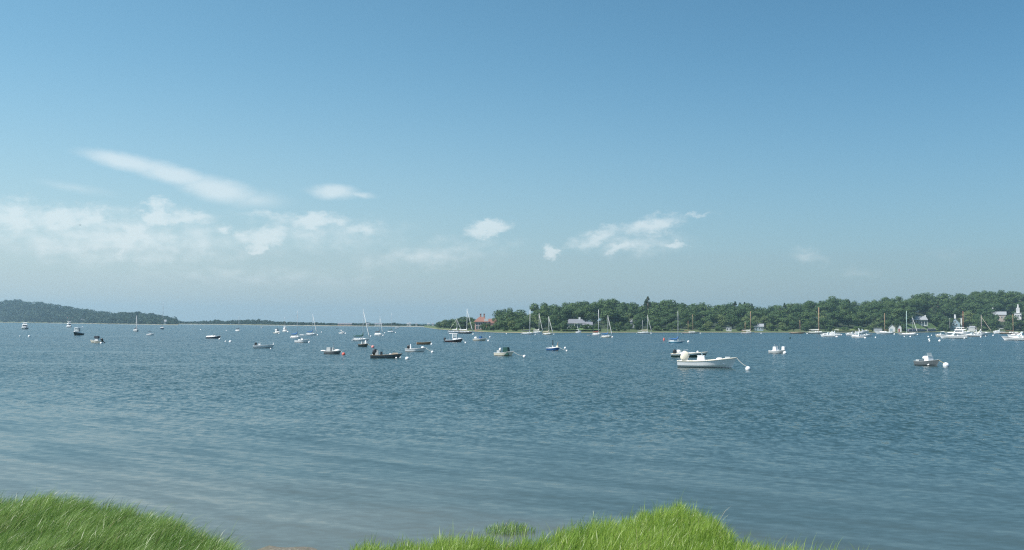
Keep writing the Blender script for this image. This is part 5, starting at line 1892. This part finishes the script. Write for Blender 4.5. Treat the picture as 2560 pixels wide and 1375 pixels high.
def buoy(px, py, d, label, m=BUOYW, boat=None, rope=ROPE, oval=1.0):
    """py: row of the ball's centre, d: diameter in photograph pixels"""
    p = on_water(px, py + d * .38)
    k = F / p.y
    rad = max(.11, d / 2 / k)
    r = empty('mooring_ball', (p.x, p.y, 0), rnd.uniform(0, 6))
    tag(r, label, 'mooring ball', BALLS)
    ball = MB().ball((0, 0, rad * .42), (rad * oval, rad * oval, rad), 14, 10).build('float', m, r, True)
    MB().tube([(math.cos(i * .6283) * rad * 1.0 * oval, math.sin(i * .6283) * rad * oval, rad * .42) for i in range(11)], rad * .045, 5).build('band', BLUEB if m is BUOYW and d > 6 else m, r)
    MB().tube([(0, 0, rad * 1.38), (0, 0, rad * 1.55)], rad * .12, 6).build('top_ring', STEEL, r)
    if boat:
        b, bow = BOW[boat]
        bpy.context.view_layer.update()
        a = b.matrix_world @ bow
        e = Vector((p.x, p.y, rad * 1.2))
        mid = (a + e) / 2 - Vector((0, 0, .12 + .04 * (a - e).length))
        mid.z = max(mid.z, .06)
        inv = r.matrix_world.inverted()
        pts = []
        for i in range(9):
            t = i / 8
            q = a * (1 - t) ** 2 + mid * (2 * t * (1 - t)) + e * t * t
            pts.append(inv @ q)
        MB().tube(pts, .018, 5).build('mooring_line', rope, r)
    return r


buoy(1870, 920, 13, 'large white ball at the end of the line from the largest white boat', boat='big_white')
buoy(2365, 911, 15, 'biggest white ball beside the dark grey boat with white console', boat='grey_right', rope=ROPEY)
buoy(1962, 881, 9, 'white ball under the bow of the small white boxy skiff', boat='white_mid_right')
buoy(1018, 895, 9, 'white ball right of the long low dark grey skiff', oval=1.15)
buoy(991, 894, 5, 'small white float against the side of the long dark grey skiff, left of two')
buoy(1001, 893, 4, 'small white float under the bow of the long dark grey skiff, right of two')
buoy(1311, 890, 8, 'white ball right of the cream skiff with green console', boat='beige')
buoy(1081, 879, 7, 'white ball on the long line of the white skiff with black outboard', boat='white_centre')
buoy(1079, 860, 5, 'white ball off the bow of the orange brown rowing boat', boat='rowboat')
buoy(859, 884, 9, 'bright red ball at the bow of the dark teal skiff', BUOYR, 'navy_red_ball')
buoy(932, 866, 8, 'faded pink ball beside the black green launch', BUOYP, 'black_green', ROPEY)
buoy(1413, 869, 6, 'white ball right of the blue workboat, upper of two')
buoy(1417, 876, 5, 'white ball on the line of the blue workboat, lower of two', boat='blue_post')
buoy(1164, 856, 5, 'white ball on the line of the hardtop pilothouse boat', boat='hardtop')
buoy(1221, 851, 5, 'white ball at the bow of the pale skiff with blue console', boat='blue_console')
buoy(1225, 842, 4, 'white ball floating free above the pale skiff with blue console')
buoy(773, 855, 5, 'white ball under the bow of the T topped boat', boat='ttop')
buoy(677, 871, 4, 'white ball under the bow of the white skiff with tinted screen')
buoy(549, 847, 5, 'white ball under the lifted bow of the dark blue sided runabout', boat='covered')
buoy(564, 853, 4, 'smaller white float of a close pair right of the dark blue sided runabout')
buoy(576, 853, 6, 'larger white float of a close pair right of the dark blue sided runabout', oval=1.3)
buoy(253, 857, 6, 'white ball at the stern of the tan hulled skiff')
buoy(73, 840, 6, 'white ball alone below the leftmost cruiser')
buoy(50, 840, 3, 'tiny white float left of the ball below the leftmost cruiser')
buoy(190, 836, 5, 'white ball under the bow of the green hulled lobster boat')
buoy(206, 817, 3, 'tiny white float right of the fishing boat with the tower')
buoy(502, 824, 3, 'tiny white float alone under the low tree line, left one')
buoy(566, 826, 3, 'tiny white float left of the small end on sailboat')
buoy(698, 833, 4, 'white ball at the bow of the cream flybridge cruiser')
buoy(720, 829, 4, 'white ball at the bow of the cruiser with tall aerial')
buoy(794, 837, 4, 'white ball at the bow of the sloop with the short blue cover', boat='s_blue_right')
buoy(804, 830, 3, 'small white float right of the sloop with the short blue cover')
buoy(864, 833, 4, 'white ball at the bow of the tiny cabin boat')
buoy(927, 840, 4, 'white ball above the bow of the green covered sloop')
buoy(958, 838, 4, 'white ball at the bow of the sloop with dark boom cover')
buoy(962, 832, 3, 'small white float between the dark covered sloop and the sky blue one')
buoy(989, 831, 3, 'white float at the bow of the sky blue sloop off the beach')
buoy(1183, 835, 4, 'white ball under the furled jib of the black hulled yacht', boat='s_point')
buoy(1266, 834, 3, 'small white float off the sandy strip right of the villa')
buoy(1338, 837, 3, 'white float at the bow of the left one of three sloops')
buoy(1385, 835, 3, 'white float at the bow of the right one of three sloops')
buoy(1531, 842, 5, 'white ball at the bow of the cream sloop with bright blue cover')
buoy(1628, 833, 3, 'white float at the bow of the ketch with grey masts')
buoy(1721, 853, 6, 'white ball right of the sky blue sloop', boat='s_light_blue')
buoy(1751, 833, 3, 'white float off the bow of the yawl with brown masts')
buoy(1903, 833, 3, 'white float before the blue grey cottage')
buoy(2018, 834, 3, 'white float between the varnished boat and the tallest tan mast')
buoy(2092, 841, 5, 'oval white float in front of the overlapping cruisers', oval=1.3)
buoy(2104, 837, 4, 'white ball right of the overlapping cruisers')
buoy(2163, 844, 5, 'white ball in front of the middle right cluster')
buoy(2189, 843, 4, 'white ball alone right of the middle right cluster')
buoy(2236, 835, 4, 'white ball right of the white schooner before the boathouses')
buoy(2261, 841, 3, 'small white float below the sloop with the green tinged mast, left of two')
buoy(2276, 841, 4, 'white ball below the sloop with the green tinged mast, right of two')
buoy(2294, 836, 3, 'white float at the bow of the small sloop with slanting jib')
buoy(2321, 841, 4, 'white ball, topmost of three stacked in the gap left of the far right cluster')
buoy(2323, 848, 5, 'white ball, middle of three stacked in the gap left of the far right cluster')
buoy(2324, 852, 4, 'white ball, lowest of three stacked in the gap left of the far right cluster')
buoy(2329, 838, 3, 'small white float nearest the shore in the gap left of the far right cluster')
buoy(2349, 851, 6, 'white ball in front of the short pale cruiser')
buoy(2411, 845, 4, 'white ball right of the long low speedboat')
buoy(2452, 842, 4, 'white ball before the express boat with grey canvas')
buoy(2464, 840, 3, 'smaller white float right of the express boat with grey canvas')
buoy(2483, 838, 4, 'white ball below the white launch near the sand')

# red nun buoy and a dark spar buoy
p = on_water(1660, 851)
nb = empty('nun_buoy', (p.x, p.y, 0))
tag(nb, 'small red cone topped channel buoy left of the sky blue sloop', 'channel buoy')
MB().loft([[(math.cos(a) * rr, math.sin(a) * rr, z) for a in [i * math.pi / 5 for i in range(10)]] for rr, z in ((.30, -.3), (.30, .30), (.12, .80))]).build('float', BUOYR, nb)
MB().tube([(0, 0, .8), (0, 0, .95)], .05, 6).build('top_ring', STEEL, nb)
p = on_water(1975, 847)
nb = empty('can_buoy', (p.x, p.y, 0), 0, R(14))
tag(nb, 'small dark green can buoy leaning in the open water at right', 'channel buoy')
MB().loft([[(math.cos(a) * rr, math.sin(a) * rr, z) for a in [i * math.pi / 5 for i in range(10)]] for rr, z in ((.22, -.3), (.22, .55), (.20, .60))]).build('float', CANVAS_G, nb)
MB().tube([(0, 0, .6), (0, 0, .8)], .04, 6).build('top_ring', STEEL, nb)


# ------------------------------------------------------------------ gulls in flight
def gull(px, py, dist, span, label, m, turn):
    v = ray(px, py)
    q = v * (dist / v.y) + Vector((0, 0, H))
    r = empty('gull', q, R(turn))
    tag(r, label, 'gull', 'gulls in flight')
    b = MB()
    s = span / 2
    prof = [(-.30, .0, .0), (-.22, .045, .0), (-.05, .075, 0), (.12, .07, .01), (.22, .05, .03), (.30, .045, .05), (.36, .02, .045), (.40, .006, .04)]
    b.loft([[(x * span * .8, math.cos(a) * w * span, z * span + math.sin(a) * w * span) for a in [i * math.pi / 4 for i in range(8)]] for x, w, z in [(p_[0], max(.004, p_[1]), p_[2]) for p_ in prof]])
    b.build('body', m, r, True)
    for sg in (1, -1):
        w = MB()
        st = [(0.05, 0, .10, .02), (.45, .16, .12, .018), (.75, .16, .09, .014), (1.0, .05, .02, .006)]
        w.loft([[(span * (.04 - .10 * t * t + c), sg * s * t, span * z * 1.0 + th * span), (span * (.04 - .10 * t * t - c), sg * s * t, span * z * 1.0), (span * (.04 - .10 * t * t + c), sg * s * t, span * z - th * span * .2)] for t, z, c, th in st])
        w.build('wing', m, r, True)


gull(200, 563, 420, 1.2, 'distant dark gull gliding before the clouds at left', mat('gull_grey', (.16, .17, .19), .8), 60)
gull(2482, 771, 420, 1.5, 'white gull flying before the wooded slope at right', mat('gull_white', (.8, .8, .8), .8), -20)
# ------------------------------------------------------------------ near shore: marsh bank and cordgrass
def ground_row(x, y):                       # photograph column and row of a point on the marsh
    d = CAM3.transposed() @ Vector((x, y, -H))
    return CX + F * d.x / -d.z, CY - F * d.y / -d.z


edge_left = [(-400, 1260), (0, 1270), (100, 1268), (200, 1280), (280, 1290), (340, 1304), (430, 1336), (500, 1366), (560, 1394), (610, 1438), (640, 1498), (660, 1698)]
edge_right = [(790, 1704), (830, 1504), (868, 1416), (900, 1396), (1000, 1388), (1100, 1378), (1200, 1380), (1300, 1380), (1400, 1356), (1480, 1336), (1560, 1322), (1640, 1302), (1700, 1298),
              (1755, 1310), (1790, 1330), (1830, 1360), (1880, 1392), (1960, 1406), (2060, 1416), (2150, 1429), (2300, 1504), (2400, 1704)]


def inside_row(x, y):
    px, py = ground_row(x, y)
    e = 1e9
    if px < 660:
        e = interp(edge_left, px)
    elif 790 < px < 2400:
        e = interp(edge_right, px)
    return px, py, py - e


bank_v, bank_q = [], []
gx = np.linspace(-16, 16, 161)
gy = np.concatenate([np.linspace(1.0, 18, 18), np.linspace(18.3, 36, 100)])
for y in gy:
    for x in gx:
        px, py, e = inside_row(x, y)
        t = max(-1.0, min(1.0, e / 60.0))
        if e < -1e8 or (660 <= px <= 790):
            t = max(-.9, min(.6, (23.75 - y + .35 * math.sin(x * 2.1) + .2 * math.sin(x * 5.3)) / 1.6))
        near = smoothstep(24.5 - y, 0, 3.5)
        z = -.07 + .16 * t if t < 0 else -.07 + .20 * t
        z = max(z, -.07 + .17 * near) + .012 * hnoise(x * 30, y * 30)
        bank_v.append((x, y, z))
n = len(gx)
for i in range(len(gy) - 1):
    for j in range(n - 1):
        bank_q.append((i * n + j, i * n + j + 1, (i + 1) * n + j + 1, (i + 1) * n + j))
mud = bpy.data.materials.new('marsh_mud')
mud.use_nodes = True
new, lk, mth, noise, mapping, ramp, mixrgb = node_tools(mud.node_tree)
mb_ = mud.node_tree.nodes['Principled BSDF']
mb_.inputs['Roughness'].default_value = 0.8
t = new('ShaderNodeTexCoord').outputs['Object']
c = mixrgb(noise(t, 1.2, 5.0), (0.105, 0.095, 0.070), (0.18, 0.165, 0.125))
c = mixrgb(ramp(noise(t, 14.0, 3.0), .55, .7), c, (0.27, 0.25, 0.20))
lk(c, mb_.inputs['Base Color'])
bmp = new('ShaderNodeBump')
bmp.inputs['Distance'].default_value = .04
lk(noise(t, 10.0, 5.0), bmp.inputs['Height'])
lk(bmp.outputs[0], mb_.inputs['Normal'])
o = np_mesh('marsh_bank', np.array(bank_v), np.array(bank_q), None, [mud], True)
tag(o, 'wet sandy mud bank under the marsh grass at the near shore', kind='structure')


def grass_material(name, dark, light):
    m = bpy.data.materials.new(name)
    m.use_nodes = True
    new, lk, mth, noise, mapping, ramp, mixrgb = node_tools(m.node_tree)
    nt = m.node_tree
    b = nt.nodes['Principled BSDF']
    b.inputs['Roughness'].default_value = 0.34
    b.inputs['Specular IOR Level'].default_value = 0.45
    at = new('ShaderNodeAttribute', attribute_name='tint')
    c = mixrgb(at.outputs['Fac'], dark, light)
    c = mixrgb(ramp(at.outputs['Fac'], 1.05, 1.2), c, (0.40, 0.36, 0.19))
    lk(c, b.inputs['Base Color'])
    tr = new('ShaderNodeBsdfTranslucent')
    lk(c, tr.inputs['Color'])
    ms = new('ShaderNodeMixShader')
    ms.inputs[0].default_value = 0.42
    lk(b.outputs[0], ms.inputs[1])
    lk(tr.outputs[0], ms.inputs[2])
    lk(ms.outputs[0], nt.nodes['Material Output'].inputs['Surface'])
    return m


GRASS_L = grass_material('cordgrass_deep', (0.055, 0.150, 0.016), (0.320, 0.460, 0.130))
GRASS_R = grass_material('cordgrass_bright', (0.110, 0.235, 0.018), (0.400, 0.540, 0.110))


def grass(name, label, x0, x1, y0, y1, dens, keep, h0, h1, lean, m, seed, wid=.0048):
    rng = np.random.default_rng(seed)
    n = int((x1 - x0) * (y1 - y0) * dens)
    X = rng.uniform(x0, x1, n)
    Y = rng.uniform(y0, y1, n)
    d = np.stack([X, Y, np.full(n, -H)], 1) @ np.array(CAM3)     # camera space
    px = CX + F * d[:, 0] / -d[:, 2]
    py = CY - F * d[:, 1] / -d[:, 2]
    prob = keep(px, py)
    patch = .5 + .5 * np.sin(X * 3.1 + 1.9 * np.sin(Y * 2.7)) * np.sin(Y * 4.3 + 1.3 * np.sin(X * 3.7))
    prob = prob * (.55 + .6 * patch)
    ok = rng.uniform(0, 1, n) < prob
    X, Y, prob = X[ok], Y[ok], prob[ok]
    n = len(X)
    tuft = .5 + .5 * np.sin(X * 2.3 + np.sin(Y * 1.7) * 1.4) * np.cos(Y * 2.1 + X * .7)
    hh = (h0 + (h1 - h0) * rng.beta(2.2, 2.0, n)) * (.82 + .28 * tuft) * (.55 + .45 * np.minimum(1, prob))
    tall = rng.uniform(0, 1, n) < .05
    hh[tall] *= 1.45
    az = rng.normal(lean[0], lean[2], n)
    bend = hh * np.abs(rng.normal(lean[1], .16, n))
    dx, dy = np.cos(az) * bend, np.sin(az) * bend
    fa = rng.uniform(0, math.pi, n)
    wx_, wy_ = np.cos(fa) * wid, np.sin(fa) * wid
    z0 = np.full(n, .0) - .02
    V = np.zeros((n, 7, 3))
    for k, (t, wk) in enumerate(((0, 1.0), (.42, .95), (.76, .62))):
        cx_, cy_, cz = X + dx * t * t, Y + dy * t * t, z0 + hh * (t - .14 * t * t * np.minimum(1, bend / hh))
        V[:, 2 * k] = np.stack([cx_ - wx_ * wk, cy_ - wy_ * wk, cz], 1)
        V[:, 2 * k + 1] = np.stack([cx_ + wx_ * wk, cy_ + wy_ * wk, cz], 1)
    V[:, 6] = np.stack([X + dx, Y + dy, z0 + hh * (1 - .22 * np.minimum(1, bend / hh))], 1)
    base = np.arange(n)[:, None] * 7
    Q = np.concatenate([base + np.array([[0, 1, 3, 2]]), base + np.array([[2, 3, 5, 4]])], 0)
    T = base + np.array([[4, 5, 6]])
    tint = np.repeat(np.clip(rng.beta(1.6, 1.9, n) * .9 + .35 * (tuft - .4), 0, 1) + (rng.uniform(0, 1, n) < .035) * 1.3, 7)
    o = np_mesh(name, V.reshape(-1, 3), Q, T, [m], True, None, {'tint': tint})
    tag(o, label, kind='stuff')
    return o


def ragged(px):
    return 5 * np.sin(px * .021 + 1) + 4 * np.sin(px * .057) + 4 * np.sin(px * .13 + 2) + 4 * np.sin(px * .31) + 3 * np.sin(px * .53)


def keep_left(px, py):
    e = ragged(px) + np.interp(px, [a for a, b in edge_left], [b for a, b in edge_left])
    return np.where(px < 655, np.clip((py - e + 4) / 26.0, 0, 1), 0) + np.where((px < 640) & (py > e - 14) & (py <= e + 4), .10, 0)


def keep_right(px, py):
    e = ragged(px * 1.13 + 40) + np.interp(px, [a for a, b in edge_right], [b for a, b in edge_right])
    return np.where((px > 795) & (px < 2400), np.clip((py - e + 4) / 26.0, 0, 1), 0) + np.where((px > 880) & (px < 2150) & (py > e - 18) & (py <= e + 4), .09, 0)


def keep_tuft(px, py):
    q = ((px - 1275) / 62) ** 2 + ((py - 1329) / 12) ** 2
    return np.clip(1.3 - q, 0, 1) * .8


def keep_sparse(px, py):
    return np.where((px > 690) & (px < 900) & (py > 1392), .06, 0) + np.where((px > 1960) & (px < 2180) & (py > 1392), .05, 0)


grass('marsh_grass', 'deep green cordgrass bending rightward, filling the lower left corner', -15, -3.5, 17.5, 29.5, 1350, keep_left, .34, .76, (.15, .55, .7), GRASS_L, 1)
grass('marsh_grass', 'bright yellow green cordgrass rising to a hump at lower right of centre', -5.5, 10.5, 17.5, 28.5, 1200, keep_right, .30, .70, (.2, .36, 1.3), GRASS_R, 2)
grass('marsh_grass', 'small drowned tuft of darker grass standing in the shallows', -1.2, 1.4, 23.5, 26.5, 900, keep_tuft, .14, .34, (.2, .45, 1.2), GRASS_L, 3)
grass('marsh_grass', 'thin scattered stalks at the muddy gap between the grass banks', -6, 9, 19, 23.4, 700, keep_sparse, .25, .6, (.2, .4, 1.2), GRASS_R, 4)
# ------------------------------------------------------------------ haze
hm = bpy.data.materials.new('haze')
hm.use_nodes = True
hn = hm.node_tree
hn.nodes.remove(hn.nodes['Principled BSDF'])
pv = hn.nodes.new('ShaderNodeVolumePrincipled')
pv.inputs['Color'].default_value = (0.55, 0.84, 1.0, 1)
pv.inputs['Density'].default_value = 0.000165
pv.inputs['Anisotropy'].default_value = 0.2
hn.links.new(pv.outputs[0], hn.nodes['Material Output'].inputs['Volume'])
haze = MB().box((0, 2400, 42.0), (11000, 6400, 92.0)).build('haze', hm)
tag(haze, 'pale blue summer haze lying over the whole bay', kind='stuff')
